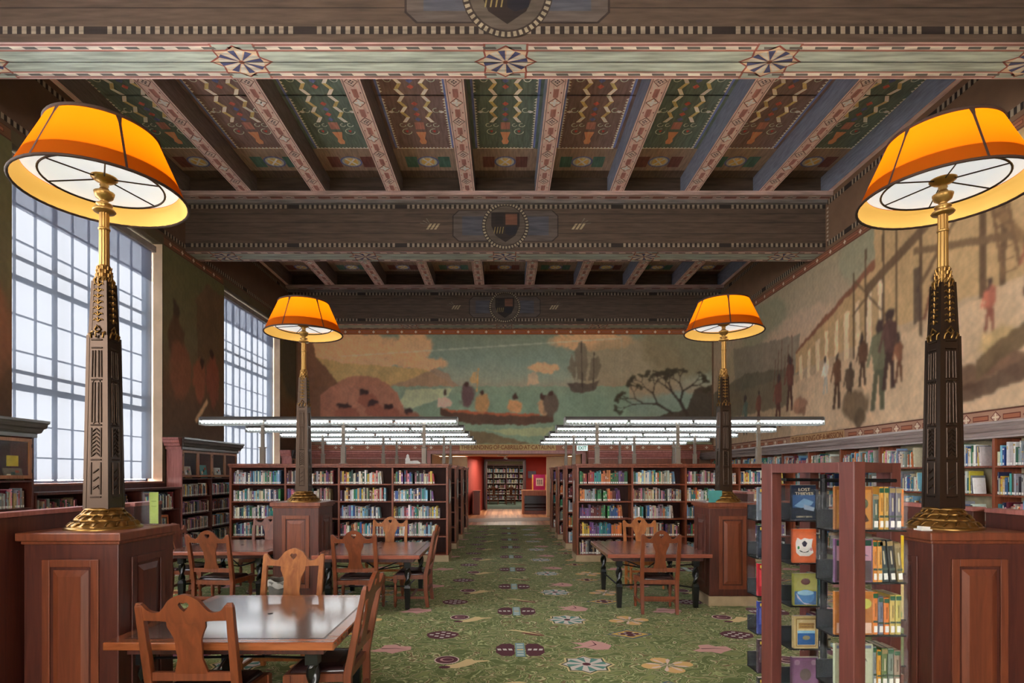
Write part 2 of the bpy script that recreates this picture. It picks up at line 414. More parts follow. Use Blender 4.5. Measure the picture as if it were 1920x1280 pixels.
wl = MB(); OLV = c(96, 84, 62)
ys = [Y0] + [y for w in WIN for y in w] + [YB]
for a, b in zip(ys[::2], ys[1::2]): wl.box(XL - .45, a, 0, XL, b, ZB, OLV)
for a, b in WIN:
    wl.box(XL - .45, a, 0, XL, b, 1.70, c(110, 60, 46)); wl.box(XL - .45, a, 7.36, XL, b, ZB, OLV)
    for y, s in ((a, 1), (b, -1)):      # plastered reveals
        wl.poly([(XL + .001, y + s * .003, 1.7), (XL - .45, y + s * .003, 1.7), (XL - .45, y + s * .003, 7.36), (XL + .001, y + s * .003, 7.36)], c(206, 180, 152))
wl.box(XL - .45, Y0, ZB, XL, YB, ZC, c(98, 74, 58))
for (a0, a1), (b0, b1) in zip(BEAMS[:-1], BEAMS[1:]):
    dentils(wl, (XL, a1), (XL, b0), 7.64, 7.74, (1, 0)); dentils(wl, (XL, a1), (XL, b0), 8.72, 8.82, (1, 0))
strip_band(wl, (XL, 13.6), (XL, 16.5), 7.38, 7.57, (1, 0), .52, c(120, 84, 60)); strip_band(wl, (XL, 7.0), (XL, 9.38), 7.38, 7.57, (1, 0), .52, c(120, 84, 60))
struct(wl, 'wall_left', 'plaster')

wr = MB(); wr.box(XR, Y0, 0, XR + .3, YB, ZC, c(120, 92, 70))
strip_band(wr, (XR, 5), (XR, 13.72), 2.72, 2.98, (-1, 0), .60, c(176, 136, 112)); strip_band(wr, (XR, 16.3), (XR, YB), 2.72, 2.98, (-1, 0), .60, c(176, 136, 112))
wr.poly([(XR - .004, 13.72, 2.72), (XR - .004, 13.72, 2.98), (XR - .004, 16.3, 2.98), (XR - .004, 16.3, 2.72)], c(196, 156, 112))
strip_band(wr, (XR, 5), (XR, YB), 7.38, 7.57, (-1, 0), .60, c(142, 92, 66))
for (a0, a1), (b0, b1) in zip(BEAMS[:-1], BEAMS[1:]):
    dentils(wr, (XR, a1 + .1), (XR, b0 - .1), 7.66, 7.78, (-1, 0)); dentils(wr, (XR, a1 + .1), (XR, b0 - .1), 8.7, 8.82, (-1, 0))
    for y in (a1 + .06, b0 - .14):
        z = 7.8
        while z < 8.65:
            wr.poly([(XR - .006, y, z), (XR - .006, y + .08, z), (XR - .006, y + .08, z + .05), (XR - .006, y, z + .05)], c(176, 160, 138)); z += .1
struct(wr, 'wall_right', 'plaster')

struct(MB().box(XL, Y0 - .2, 0, XR, Y0, 2.2, c(120, 90, 70)).box(XL, Y0 - .2, 4.4, XR, Y0, ZC, c(120, 90, 70)).box(XL, Y0 - .2, 2.2, XL + 4.6, Y0, 4.4, c(120, 90, 70)).box(XR - 4.6, Y0 - .2, 2.2, XR, Y0, 4.4, c(120, 90, 70)), 'wall_rear', 'plaster')  # unseen rear wall, its opening put in to let fill daylight through
PX0, PX1, PZ = X(808, YB), X(1091, YB), 2.70
wb = MB()
wb.box(XL, YB, 0, PX0, YB + .25, ZC, c(120, 92, 70)); wb.box(PX1, YB, 0, XR, YB + .25, ZC, c(120, 92, 70)); wb.box(PX0, YB, PZ, PX1, YB + .25, ZC, c(120, 92, 70))
strip_band(wb, (XL, YB), (X(862, YB), YB), 2.83, 3.07, (0, -1), .62, c(168, 110, 84)); strip_band(wb, (X(1042, YB), YB), (XR, YB), 2.83, 3.07, (0, -1), .62, c(168, 110, 84))
wb.poly([(X(862, YB), YB - .005, 2.83), (X(1042, YB), YB - .005, 2.83), (X(1042, YB), YB - .005, 3.07), (X(862, YB), YB - .005, 3.07)], c(196, 164, 112))
strip_band(wb, (XL, YB), (XR, YB), 7.36, 7.56, (0, -1), .55, c(164, 92, 48))
struct(wb, 'wall_back', 'plaster')

def text(body, loc, rot, size, mat, name, parent=None, width=None, bold=0.0):
    cu = bpy.data.curves.new(name, 'FONT'); cu.body = body; cu.size = size; cu.align_x = 'CENTER'; cu.align_y = 'CENTER'
    cu.extrude = 0.001; cu.offset = bold
    o = bpy.data.objects.new(name, cu); COL.objects.link(o)
    dg = bpy.context.evaluated_depsgraph_get(); w = max(1e-4, o.evaluated_get(dg).dimensions.x)
    me = bpy.data.meshes.new_from_object(o.evaluated_get(dg)); bpy.data.objects.remove(o)
    o = bpy.data.objects.new(name, me); COL.objects.link(o)
    o.location = loc; o.rotation_euler = rot
    if width: o.scale = (width / w, 1, 1)
    me.materials.clear(); me.materials.append(M[mat] if isinstance(mat, str) else mat)
    if parent: o.parent = parent
    return o
o = text('THE·LANDING·OF·CABRILLO·AT·CATALINA', ((X(862, YB) + X(1042, YB)) / 2, YB - .008, 2.95), (PI / 2, 0, 0), .23, 'scroll', 'trim_1', width=3.65, bold=.004); o['kind'] = 'structure'
o = text('THE·BUILDING·OF·A·MISSION', (XR - .008, 15.0, 2.85), (PI / 2, 0, -PI / 2), .22, 'scroll', 'trim_2', width=2.45, bold=.004); o['kind'] = 'structure'

# ceiling: panels, joists, beams
ce = MB()
ce.box(XL - .45, Y0, ZC, XR + .3, YB + .25, ZC + .2, c(84, 68, 56))
JX = [0.04 + s * k for k in (.93, 2.78, 4.64, 6.49) for s in (-1, 1)]; JX.sort()
edges = [XL - .01] + JX + [XR]
def paint_panel(x0, x1, ya, yb, flip, green):
    base = c(88, 98, 88) if green else c(108, 88, 82)
    def q(a, b, a1, b1, col, off=.004):
        ce.poly([(a, b, ZC - off), (a, b1, ZC - off), (a1, b1, ZC - off), (a1, b, ZC - off)], col)
    def P(pts, col, off=.006): ce.poly([(a, b, ZC - off) for a, b in pts], col)
    def YY(t): return yb - t if flip else ya + t      # t = distance from this end of the bay
    w = x1 - x0; cx = (x0 + x1) / 2
    ya_, yb_ = (YY(2.83), YY(0)) if flip else (YY(0), YY(2.83))
    q(x0, ya_, x1, yb_, base)
    lo, hi = sorted((YY(.95), YY(0))); q(x0, lo, x1, hi, c(128, 108, 92), .005)
    lo, hi = sorted((YY(.16), YY(.62))); q(x0 + .22, lo, x0 + .5, hi, c(96, 60, 54) if green else c(70, 96, 84), .006); q(x1 - .5, lo, x1 - .22, hi, c(96, 60, 54) if green else c(70, 96, 84), .006)
    for r, col, off in ((.24, BLUE, .006), (.2, c(150, 150, 140), .007), (.15, c(184, 152, 96), .008)):
        P([(cx + r * 1.1 * math.cos(t * PI / 8), YY(.4) + r * math.sin(t * PI / 8)) for t in range(16)], col, off)
    for s in (-1, 1): P([(cx - .12, YY(.4) - s * .12), (cx - .09, YY(.4) - s * .14), (cx + .12, YY(.4) + s * .12), (cx + .09, YY(.4) + s * .14)], c(220, 212, 196), .01)
    n = int(w / .09)
    for k in range(n):        # white zigzag edging
        u = x0 + .1 + k * (w - .2) / n; P([(u, YY(.96)), (u + .09, YY(.96)), (u + .045, YY(1.02))], CREAM, .007)
    for side, e in ((1, x0 + .12), (-1, x1 - .12)):
        for k in range(20):
            t = 1.0 + k * .087; P([(e, YY(t)), (e + side * .05, YY(t + .04)), (e, YY(t + .08))], CREAM, .007)
        lo, hi = sorted((YY(1.0), YY(2.83))); q(min(e - side * .05, e), lo, max(e - side * .05, e), hi, c(100, 110, 150), .0055)
    GO = c(168, 150, 104)
    for sx in (-1, 1):
        for k in range(5):
            t = 1.95 + k * .17; o_ = .16 if k % 2 else .26; o2 = .26 if k % 2 else .16
            P([(cx + sx * o_, YY(t)), (cx + sx * (o_ + .08), YY(t)), (cx + sx * (o2 + .08), YY(t + .17)), (cx + sx * o2, YY(t + .17))], GO if k % 2 else CREAM, .008)
        for (a, t, r) in ((.3, 1.62, .11), (.36, 1.85, .07), (.2, 1.85, .06), (.42, 2.35, .08)):
            ring = [(cx + sx * a + r * math.cos(u * PI / 7), YY(t) + r * math.sin(u * PI / 7)) for u in range(12)]
            ring2 = [(cx + sx * a + (r - .02) * math.cos(u * PI / 7), YY(t) + (r - .02) * math.sin(u * PI / 7)) for u in range(12)]
            for u in range(11): P([ring[u], ring[u + 1], ring2[u + 1], ring2[u]], c(166, 170, 156), .008)
        P([(cx + sx * .3 - .04, YY(1.66)), (cx + sx * .3 + .04, YY(1.66)), (cx + sx * .3, YY(1.58))], c(168, 66, 60), .009)
        P([(cx + sx * .52 - .07, YY(2.3)), (cx + sx * .52, YY(2.34)), (cx + sx * .52 + .07, YY(2.3)), (cx + sx * .52, YY(2.26))], CREAM, .008)
    for k in range(4): P([(cx - .07, YY(2.05 + k * .17)), (cx, YY(2.12 + k * .17)), (cx + .07, YY(2.05 + k * .17)), (cx, YY(1.98 + k * .17))], c(160, 84, 72) if k % 2 else BLUE, .008)
    P([(cx - .05, YY(1.15)), (cx + .05, YY(1.15)), (cx + .08, YY(1.25)), (cx + .05, YY(1.35)), (cx + .11, YY(1.6)), (cx - .11, YY(1.6)), (cx - .05, YY(1.35)), (cx - .08, YY(1.25))], c(190, 130, 96), .008)
    q(cx - .1, *( (min(YY(1.7), YY(1.95)),) ), cx + .1, max(YY(1.7), YY(1.95)), c(150, 104, 92), .008)
for bi, ((a0, a1), (b0, b1)) in enumerate(zip(BEAMS[:-1], BEAMS[1:])):
    if bi < 2: continue
    for i in range(len(edges) - 1):
        x0 = edges[i] + (.175 if i else 0); x1 = edges[i + 1] - (.175 if i < len(edges) - 2 else 0)
        paint_panel(x0, x1, a1 + .3, b0 - .35, True, i % 2 == 0)
        paint_panel(x0, x1, a1 + .35, b0 - .3, False, i % 2 == 0)
struct(ce, 'ceiling', 'coffer')

def soffit_motifs(mb, cx, ya, yb, z, w):
    """lozenges and bars on the underside of a joist"""
    hw = w / 2
    def P(pts, col, off): mb.poly([(a, b, z - off) for a, b in pts], col)
    for s in (-1, 1):
        P([(cx + s * hw * .86, ya), (cx + s * hw * .78, ya), (cx + s * hw * .78, yb), (cx + s * hw * .86, yb)], c(120, 100, 92), .003)
    y = ya + .3; k = 0
    while y < yb - .25:
        r = .11
        P([(cx - r - .02, y), (cx, y - r - .03), (cx + r + .02, y), (cx, y + r + .03)], c(120, 88, 80), .003)
        P([(cx - r, y), (cx, y - r), (cx + r, y), (cx, y + r)], c(196, 176, 166), .005)
        if k % 2: 
            for a, b in ((.035, 0), (-.035, 0), (0, .035), (0, -.035)): P([(cx + a - .015, y + b - .015), (cx + a + .015, y + b - .015), (cx + a + .015, y + b + .015), (cx + a - .015, y + b + .015)], c(70, 56, 60), .007)
        else:
            for sx, sy in ((.09, .02), (.02, .09)): P([(cx - sx, y - sy), (cx + sx, y - sy), (cx + sx, y + sy), (cx - sx, y + sy)], c(232, 222, 210), .007)
        P([(cx - .05, y + .2), (cx + .05, y + .2), (cx + .05, y + .42), (cx, y + .46), (cx - .05, y + .42)], c(158, 110, 100), .003)
        for s in (-1, 1): P([(cx + s * .09, y + .28), (cx + s * .11, y + .28), (cx + s * .11, y + .32), (cx + s * .09, y + .32)], c(120, 72, 66), .003)
        y += .58; k += 1
tn = [3]
def trim(mb, mat):
    o = struct(mb, 'trim_%d' % tn[0], mat); tn[0] += 1; return o
for bi, ((a0, a1), (b0, b1)) in enumerate(zip(BEAMS[:-1], BEAMS[1:])):
    for i, jx in enumerate([XL + .06] + JX + [XR - .06]):
        w = .35 if 0 < i < 9 else .12
        mb = MB(); mb.box(jx - w / 2, a1, ZJ, jx + w / 2, b0, ZC, c(104, 92, 88))
        mb.add([(jx - w / 2 - .002, a1, ZJ), (jx - w / 2 - .002, b0, ZJ), (jx - w / 2 - .002, b0, ZC), (jx - w / 2 - .002, a1, ZC)], [(0, 1, 2, 3)], c(112, 116, 130))  # left face painted bluish for the window light falling on it
        mb.add([(jx - w / 2 - .003, a1, ZJ), (jx + w / 2 + .003, a1, ZJ), (jx + w / 2 + .003, b0, ZJ), (jx - w / 2 - .003, b0, ZJ)], [(0, 3, 2, 1)], c(206, 178, 168))
        for v in range(4): mb.V[-1 - v] = (mb.V[-1 - v][0], mb.V[-1 - v][1], ZJ - .004)
        if 0 < i < 9 and bi > 1: soffit_motifs(mb, jx, a1, b0, ZJ - .004, w)
        trim(mb, 'joist')

def star8(mb, cx, cy, z, r):
    def P(pts, col, off): mb.poly([(a, b, z - off) for a, b in pts], col)
    P([(cx + r * 1.5 * (1 if k % 2 == 0 else .72) * math.cos(k * PI / 8), cy + r * 1.05 * (1 if k % 2 == 0 else .8) * math.sin(k * PI / 8)) for k in range(16)], c(166, 92, 78), .008)
    P([(cx + r * 1.36 * (1 if k % 2 == 0 else .72) * math.cos(k * PI / 8), cy + r * .95 * (1 if k % 2 == 0 else .8) * math.sin(k * PI / 8)) for k in range(16)], c(236, 206, 172), .01)
    for k in range(16):
        a = k * PI / 8 + PI / 16
        P([(cx + .03 * math.cos(a), cy + .02 * math.sin(a)), (cx + r * 1.05 * math.cos(a - .16), cy + r * .74 * math.sin(a - .16)), (cx + r * 1.05 * math.cos(a + .16), cy + r * .74 * math.sin(a + .16))],
          c(84, 88, 128) if k % 2 else c(232, 224, 210), .012)
    P([(cx + .04 * math.cos(k), cy + .035 * math.sin(k)) for k in range(6)], c(170, 100, 80), .014)
for bi, (y0, y1) in enumerate(BEAMS):
    mb = MB(); mb.box(XL, y0, ZB, XR, y1, ZC, BROWN)
    # ledges carrying the joists, on both faces
    for s, yf in ((-1, y0), (1, y1)):
        if bi == 4 and s == 1: continue
        a, b = sorted((yf, yf + s * .34)); mb.box(XL, a, ZJ - .10, XR, b, ZJ + .001, c(200, 170, 160))
        a, b = sorted((yf, yf + s * .1)); mb.box(XL, a, ZJ - .19, XR, b, ZJ - .10, c(120, 112, 106))
        for k in range(27):
            cx = -7.8 + k * .6; P4 = lambda pts, col, off: mb.poly([(p, q, ZJ - .10 - off) for p, q in pts], col)
            ym = yf + s * .2
            P4([(cx - .09, ym), (cx, ym - .09), (cx + .09, ym), (cx, ym + .09)], c(206, 190, 178), .003)
            P4([(cx - .06, ym - .015), (cx + .06, ym - .015), (cx + .06, ym + .015), (cx - .06, ym + .015)], c(110, 72, 70), .005)
            P4([(cx + .15, ym - .05), (cx + .45, ym - .05), (cx + .45, ym + .05), (cx + .15, ym + .05)], c(150, 96, 84), .003)
    # front face: two dentil rows, plank seams, medallion with cartouche
    dentils(mb, (XL, y0), (XR, y0), 8.66, 8.76, (0, -1), .125); dentils(mb, (XL, y0), (XR, y0), 7.68, 7.78, (0, -1), .125)
    for z in (8.02, 8.3, 8.52): mb.poly([(XL, y0 - .003, z), (XR, y0 - .003, z), (XR, y0 - .003, z + .012), (XL, y0 - .003, z + .012)], c(48, 34, 28))
    cxm, zm = 0.05, 8.22
    def FP(pts, col, off): mb.poly([(cxm + a, y0 - off, zm + b) for a, b in pts], col)
    FP([(-1.35, -.26), (-1.2, -.4), (1.2, -.4), (1.35, -.26), (1.35, .26), (1.2, .4), (-1.2, .4), (-1.35, .26)], c(56, 42, 36), .006)
    FP([(-1.32, -.25), (-1.18, -.38), (1.18, -.38), (1.32, -.25), (1.32, .25), (1.18, .38), (-1.18, .38), (-1.32, .25)], c(96, 84, 76), .008)
    FP([(-1.1, -.24), (1.1, -.24), (1.1, .24), (-1.1, .24)], c(84, 84, 92), .010)
    def ringp(r, n=28): return [(r * math.cos(2 * PI * t / n), r * math.sin(2 * PI * t / n)) for t in range(n)]
    FP(ringp(.6), c(60, 46, 38), .012); FP(ringp(.5), c(96, 84, 72), .016)
    for k in range(44):
        a = 2 * PI * k / 44
        FP([(.52 * math.cos(a), .52 * math.sin(a)), (.585 * math.cos(a), .585 * math.sin(a)), (.585 * math.cos(a + .08), .585 * math.sin(a + .08)), (.52 * math.cos(a + .08), .52 * math.sin(a + .08))], c(168, 152, 126), .016)
    FP([(-.36, .34), (.36, .34), (.36, 0), (.25, -.25), (0, -.42), (-.25, -.25), (-.36, 0)], c(46, 34, 28), .019)
    FP([(0, .02), (.3, .02), (.3, .3), (0, .3)], c(120, 76, 56), .022); FP([(-.26, .04), (-.06, .04), (-.06, .26), (-.26, .26)], c(36, 26, 22), .022)
    FP([(0, -.02), (.3, -.02), (.28, -.2), (.1, -.26), (0, -.2)], c(28, 26, 34), .022)
    for k in range(4): FP([(-.3 + k * .07, -.2), (-.28 + k * .07, -.2), (-.25 + k * .07, -.03), (-.27 + k * .07, -.03)], c(150, 130, 80), .022)
    for s in (-1, 1):
        for k in range(3): FP([(s * (1.75 + k * .1) - .07, -.09), (s * (1.75 + k * .1) - .01, -.09), (s * (1.75 + k * .1) + .09, .06), (s * (1.75 + k * .1) + .03, .06)], c(176, 156, 122), .006)
        for k in range(3): FP([(s * 1.9, .02), (s * (2.0 + .08 * k), .2 - .06 * k), (s * (2.03 + .08 * k), .19 - .06 * k)], c(116, 108, 92), .006)
    # underside: pale green field, red lines, checked borders, stars
    def U(pts, col, off): mb.poly([(a, b, ZB - off) for a, b in pts], col)
    def UQ(a, b, a1, b1, col, off): U([(a, b), (a, b1), (a1, b1), (a1, b)], col, off)
    W = y1 - y0
    UQ(XL, y0, XR, y1, c(232, 196, 188), .003); UQ(XL, y0 + .05 * W, XR, y0 + .08 * W, RED, .005); UQ(XL, y1 - .08 * W, XR, y1 - .05 * W, RED, .005)
    UQ(XL, y0 + .2 * W, XR, y1 - .2 * W, c(176, 110, 92), .005); UQ(XL, y0 + .23 * W, XR, y1 - .23 * W, GREEN, .007)
    UQ(XL, (y0 + y1) / 2 - .006, XR, (y0 + y1) / 2 + .006, c(30, 30, 28), .0155)
    for yy in (y0 + .1 * W, y1 - .18 * W):
        UQ(XL, yy, XR, yy + .08 * W, c(250, 238, 222), .006)
        x = XL; 
        while x < XR - .3:
            U([(x, yy + .006), (x + .17, yy + .006), (x + .19, yy + .08 * W - .006), (x + .02, yy + .08 * W - .006)], c(120, 116, 110), .008); x += .34
    for k in (-2, -1, 0, 1, 2):
        sx = .03 + 3.63 * k
        if XL + .5 < sx < XR - .5:
            UQ(sx - .3, y0 + .02, sx + .3, y1 - .02, c(178, 110, 96), .0065); UQ(sx - .27, y0 + .03, sx + .27, y1 - .03, c(190, 198, 186), .0075)
            star8(mb, sx, (y0 + y1) / 2, ZB, .29)
    trim(mb, 'beam')

# alcove behind the portal
RW = c(140, 50, 40); CW = c(214, 192, 160)
YC = 25.7; AX0, AX1 = X(876, YC), X(1025, YC)
for a in ((PX0 - .3, YB + .25, PX0, YC), (PX1, YB + .25, PX1 + .3, YC), (PX0, YC, AX0, YC + .2), (AX1, YC, PX1, YC + .2)):
    struct(MB().box(a[0], a[1], 0, a[2], a[3], PZ, CW), 'wall_alcove', 'plaster')
struct(MB().box(PX0 - .3, YB + .25, PZ + .02, PX1 + .3, YC + .2, PZ + .12, c(226, 214, 196)), 'ceiling', 'plaster')
YR = 31.0; DX0, DX1, DZ = X(912, YR), X(982, YR), 2.62
struct(MB().box(AX1 + .62, YC + .2, 0, AX1 + .8, YR, 2.84, RW).box(AX1, YC + .2, 0, AX1 + .62, YC + .3, 2.84, RW), 'wall_alcove', 'plaster')
rw = MB()
rw.loft([[(AX0, YC + .2, z) for z in (0, 2.84)], [(AX0 - .1, YC + .3, z) for z in (0, 2.84)], [(DX0 - .12, YR, z) for z in (0, 2.84)]], RW, caps=False, closed=False)
struct(rw, 'wall_alcove', 'plaster'); rw = MB()
rw.box(-1.75, YR, 0, DX0, YR + .15, 2.84, RW).box(DX1, YR, 0, AX1 + .8, YR + .15, 2.84, RW).box(DX0, YR, DZ, DX1, YR + .15, 2.84, RW)
struct(rw, 'wall_alcove', 'plaster')
struct(MB().box(-2.4, YC + .2, 2.84, AX1 + .85, YR + .2, 2.94, c(200, 170, 140)), 'ceiling', 'plaster')
dr = MB()
for a, b in ((DX0 - .12, DX0), (DX1, DX1 + .12)): dr.box(a, YR - .06, 0, b, YR + .2, DZ + .12)
dr.box(DX0, YR - .06, DZ, DX1, YR + .2, DZ + .12)
dob = struct(dr, 'door_1', 'wood_dark')
dl = MB().box(DX0, YR - .95, .02, DX0 + .05, YR - .07, DZ - .02).build('door_leaf', 'wood_dark', dob)
MB().tube([(DX0 + .06, YR - .85, 1.05), (DX0 + .1, YR - .85, 1.05), (DX0 + .1, YR - .72, 1.05)], .012).build('door_handle', 'brass', dl)
dl = MB().box(DX1 - .05, YR - .95, .02, DX1, YR - .07, DZ - .02).build('door_leaf', 'wood_dark', dob)
MB().tube([(DX1 - .06, YR - .85, 1.05), (DX1 - .1, YR - .85, 1.05), (DX1 - .1, YR - .72, 1.05)], .012).build('door_handle', 'brass', dl)
fr = MB(); fr.box(-5, 40.4, 0, 6, 40.6, 3.0, c(196, 176, 140)).box(-5, 31.15, 0, -4.8, 40.4, 3.0, c(196, 176, 140)).box(5.8, 31.15, 0, 6, 40.4, 3.0, c(196, 176, 140))
fr.box(-5, YR + .15, 0, DX0 - .13, YR + .25, 3.0, c(196, 176, 140)).box(DX1 + .13, YR + .15, 0, 6, YR + .25, 3.0, c(196, 176, 140)).box(DX0 - .13, YR + .15, DZ + .13, DX1 + .13, YR + .25, 3.0, c(196, 176, 140)); struct(fr, 'wall_far', 'plaster'); struct(MB().box(-5, 31.15, 3.0, 6, 40.6, 3.1, c(210, 200, 180)), 'ceiling', 'plaster')
# portal casing
pc = MB().box(PX0 - .14, YB - .06, 0, PX0, YB + .3, PZ + .08).box(PX1, YB - .06, 0, PX1 + .14, YB + .3, PZ + .08).box(PX0 - .14, YB - .08, PZ, PX1 + .14, YB + .3, PZ + .13)
trim(pc, 'wood_pink')

# ------------------------------------------------------------ windows
GX = XL - .40
BARC = c(92, 106, 126)
for wi, (a, b) in enumerate(WIN):
    fr = MB()
    fr.box(GX - .05, a, 1.70, GX + .05, a + .07, 7.36, BARC).box(GX - .05, b - .07, 1.70, GX + .05, b, 7.36, BARC)
    fr.box(GX - .05, a, 1.70, GX + .05, b, 1.78, BARC).box(GX - .05, a, 7.28, GX + .05, b, 7.36, BARC)
    wf = struct(fr, 'window_%d' % (wi + 1), 'paint')
    mu = MB(); n = 9
    for k in range(1, n):
        y = a + .07 + (b - a - .14) * k / n; t = .045 if k in (3, 6) else .010
        mu.box(GX - .02, y - t, 1.78, GX + .02, y + t, 7.28, BARC)
    for z, t in ((6.62, .014), (5.99, .014), (5.33, .05), (4.69, .014), (4.06, .014), (3.43, .06), (2.77, .012), (2.2, .014)):
        mu.box(GX - .018, a + .07, z - t, GX + .018, b - .07, z + t, BARC)
    mu.build('muntins', 'paint', wf)
    MB().box(GX + .03, a + .05, 5.64, GX + .07, b - .05, 5.70, c(84, 64, 58)).box(GX + .03, a + .05, 3.66, GX + .07, b - .05, 3.72, c(84, 64, 58)).build('rail', 'paint', wf)
    MB().poly([(GX, a, 1.75), (GX, b, 1.75), (GX, b, 7.3), (GX, a, 7.3)]).build('glass', 'glass', wf)
    if wi > 0: MB().poly([(GX + .16, a + .02, 1.8), (GX + .16, b - .02, 1.8), (GX + .16, b - .02, 7.2), (GX + .16, a + .02, 7.2)]).build('scrim', 'scrim' if wi > 1 else 'thin_scrim', wf)
    if wi > 1: MB().poly([(GX + .19, a + .03, 6.45), (GX + .19, b - .03, 6.45), (GX + .19, b - .03, 7.2), (GX + .19, a + .03, 7.2)]).build('roller_shade', 'roller', wf)
    MB().box(GX + .12, a + .01, 7.16, GX + .26, b - .01, 7.30, c(150, 142, 136)).build('shade_housing', 'paint', wf)
    MB().box(GX + .05, a, 1.70, XL + .04, b, 1.735, c(150, 92, 70)).build('sill', 'paint', wf)

# ------------------------------------------------------------ murals (plain stand-ins: a coast, a building site)
class Canvas:
    def __init__(s, W, Hh, x0, x1, z0, z1, seed=0):
        s.W, s.H = W, Hh; s.x = np.linspace(x0, x1, W)[None, :].repeat(Hh, 0); s.z = np.linspace(z0, z1, Hh)[:, None].repeat(W, 1)
        s.A = np.zeros((Hh, W, 3)); s.rng = np.random.RandomState(seed)
        def fn(f1, f2, ph): return np.sin(s.x * f1 + ph + np.sin(s.z * f2 + ph * 2) * 1.3)
        s.jx = .02 * (fn(9, 5, .3) + .6 * fn(25, 15, 1.7)); s.jz = .02 * (fn(7, 11, 2.2) + .6 * fn(21, 23, .8))
        s.n = .5 * fn(3.1, 2.3, 1) + .3 * fn(7.7, 5.1, 2.5) + .2 * fn(15, 13, .4)
    def grad(s, stops, axis='z'):
        t = s.z if axis == 'z' else s.x; t = t + .12 * s.n
        pos = [p for p, _ in stops]
        for k in range(3): s.A[..., k] = np.interp(t, pos, [q[k] for _, q in stops])
    def poly(s, pts, col, a=1.0, jit=1.0):
        px, pz = s.x + s.jx * jit, s.z + s.jz * jit; ins = np.zeros(px.shape, bool); n = len(pts)
        for i in range(n):
            x1, z1 = pts[i]; x2, z2 = pts[(i + 1) % n]
            if z1 == z2: continue
            cond = ((z1 > pz) != (z2 > pz)) & (px < (x2 - x1) * (pz - z1) / (z2 - z1) + x1); ins ^= cond
        cc = np.array(col[:3]) * (1 + .12 * s.n[..., None])
        s.A = np.where(ins[..., None], s.A * (1 - a) + cc * a, s.A)
    def blob(s, cx, cz, rx, rz, col, a=1.0):
        d = ((s.x + s.jx * 2 - cx) / rx) ** 2 + ((s.z + s.jz * 2 - cz) / rz) ** 2
        m = np.clip((1.25 - d) / .5, 0, 1)[..., None] * a
        s.A = s.A * (1 - m) + np.array(col[:3]) * m
    def line(s, p, q, w, col, a=1.0):
        (x1, z1), (x2, z2) = p, q; L = math.hypot(x2 - x1, z2 - z1) + 1e-6; nx, nz = -(z2 - z1) / L * w / 2, (x2 - x1) / L * w / 2
        s.poly([(x1 + nx, z1 + nz), (x2 + nx, z2 + nz), (x2 - nx, z2 - nz), (x1 - nx, z1 - nz)], col, a, .15)
    def mesh(s, place, name):
        B = s.A.copy()
        st = .10 * np.sin(s.x * 40 + s.z * 13 + 2 * np.sin(s.x * 6) + 3 * np.sin(s.z * 9)) * np.sin(s.z * 33 - s.x * 11)
        B = B * (1 + st[..., None])
        for _ in range(2):
            A_ = B.copy(); B[1:-1, 1:-1] = (A_[1:-1, 1:-1] * 4 + A_[:-2, 1:-1] + A_[2:, 1:-1] + A_[1:-1, :-2] + A_[1:-1, 2:]) / 8
        W, Hh = s.W, s.H
        vs = [place(s.x[j, i], s.z[j, i]) for j in range(Hh) for i in range(W)]
        fs = [(j * W + i, j * W + i + 1, (j + 1) * W + i + 1, (j + 1) * W + i) for j in range(Hh - 1) for i in range(W - 1)]
        me = bpy.data.meshes.new(name); me.from_pydata(vs, [], fs)
        at = me.color_attributes.new('Col', 'FLOAT_COLOR', 'POINT')
        at.data.foreach_set('color', np.concatenate([B, np.ones((Hh, W, 1))], 2).astype(np.float32).ravel())
        me.materials.append(M['mural']); me.update()
        o = bpy.data.objects.new(name, me); COL.objects.link(o); o['kind'] = 'structure'; return o
# back wall mural, drawn through photo positions on the wall plane
def bp(pts): return [(X(x, YB), Z(y, YB)) for x, y in pts]
cv = Canvas(520, 140, XL + .06, XR - .06, 3.07, 7.36, 1)
cv.grad([(3.0, c(128, 132, 100)), (4.4, c(120, 136, 118)), (5.0, c(128, 142, 126)), (5.15, c(150, 136, 112)), (5.7, c(140, 148, 128)), (6.4, c(122, 136, 120)), (7.4, c(112, 118, 98))])
for x, y, rx, ry in ((655, 648, 2.0, .5), (700, 668, 1.1, .5), (775, 650, .75, .55), (760, 672, .6, .35), (620, 660, 1.2, .7), (800, 682, .8, .25), (1020, 690, .6, .2), (1110, 640, 1.6, .35)):
    cv.blob(X(x, YB), Z(y, YB), rx, ry, c(206, 160, 112), .75)
cv.blob(X(1180, YB), Z(690, YB), 2.2, 1.2, c(150, 128, 96), .7)
cv.blob(X(1290, YB), Z(650, YB), 1.8, 1.2, c(120, 108, 80), .8)
cv.poly(bp([(590, 668), (640, 680), (800, 692), (850, 722), (850, 724), (590, 726)]), c(176, 146, 92), .9)
cv.poly(bp([(730, 724), (790, 702), (815, 690), (840, 702), (862, 726)]), c(150, 120, 96), .85)
cv.poly(bp([(590, 724), (1180, 724), (1180, 832), (590, 832)]), c(122, 142, 118), .9)
cv.poly(bp([(760, 730), (850, 728), (840, 742), (790, 760), (745, 770)]), c(172, 176, 140), .8)
cv.poly(bp([(545, 622), (585, 625), (592, 668), (612, 690), (636, 720), (640, 832), (545, 832)]), c(116, 78, 56), .95)
cv.poly(bp([(600, 740), (640, 712), (655, 706), (690, 704), (720, 714), (745, 735), (760, 770), (770, 832), (600, 832)]), c(158, 106, 84), .95)
for x, y in ((683, 735), (700, 756), (729, 762), (766, 770), (652, 762), (640, 760)): cv.blob(X(x, YB), Z(y, YB), .17, .14, c(64, 44, 42)); cv.blob(X(x + 4, YB), Z(y + 15, YB), .4, .25, c(140, 84, 66), .9)
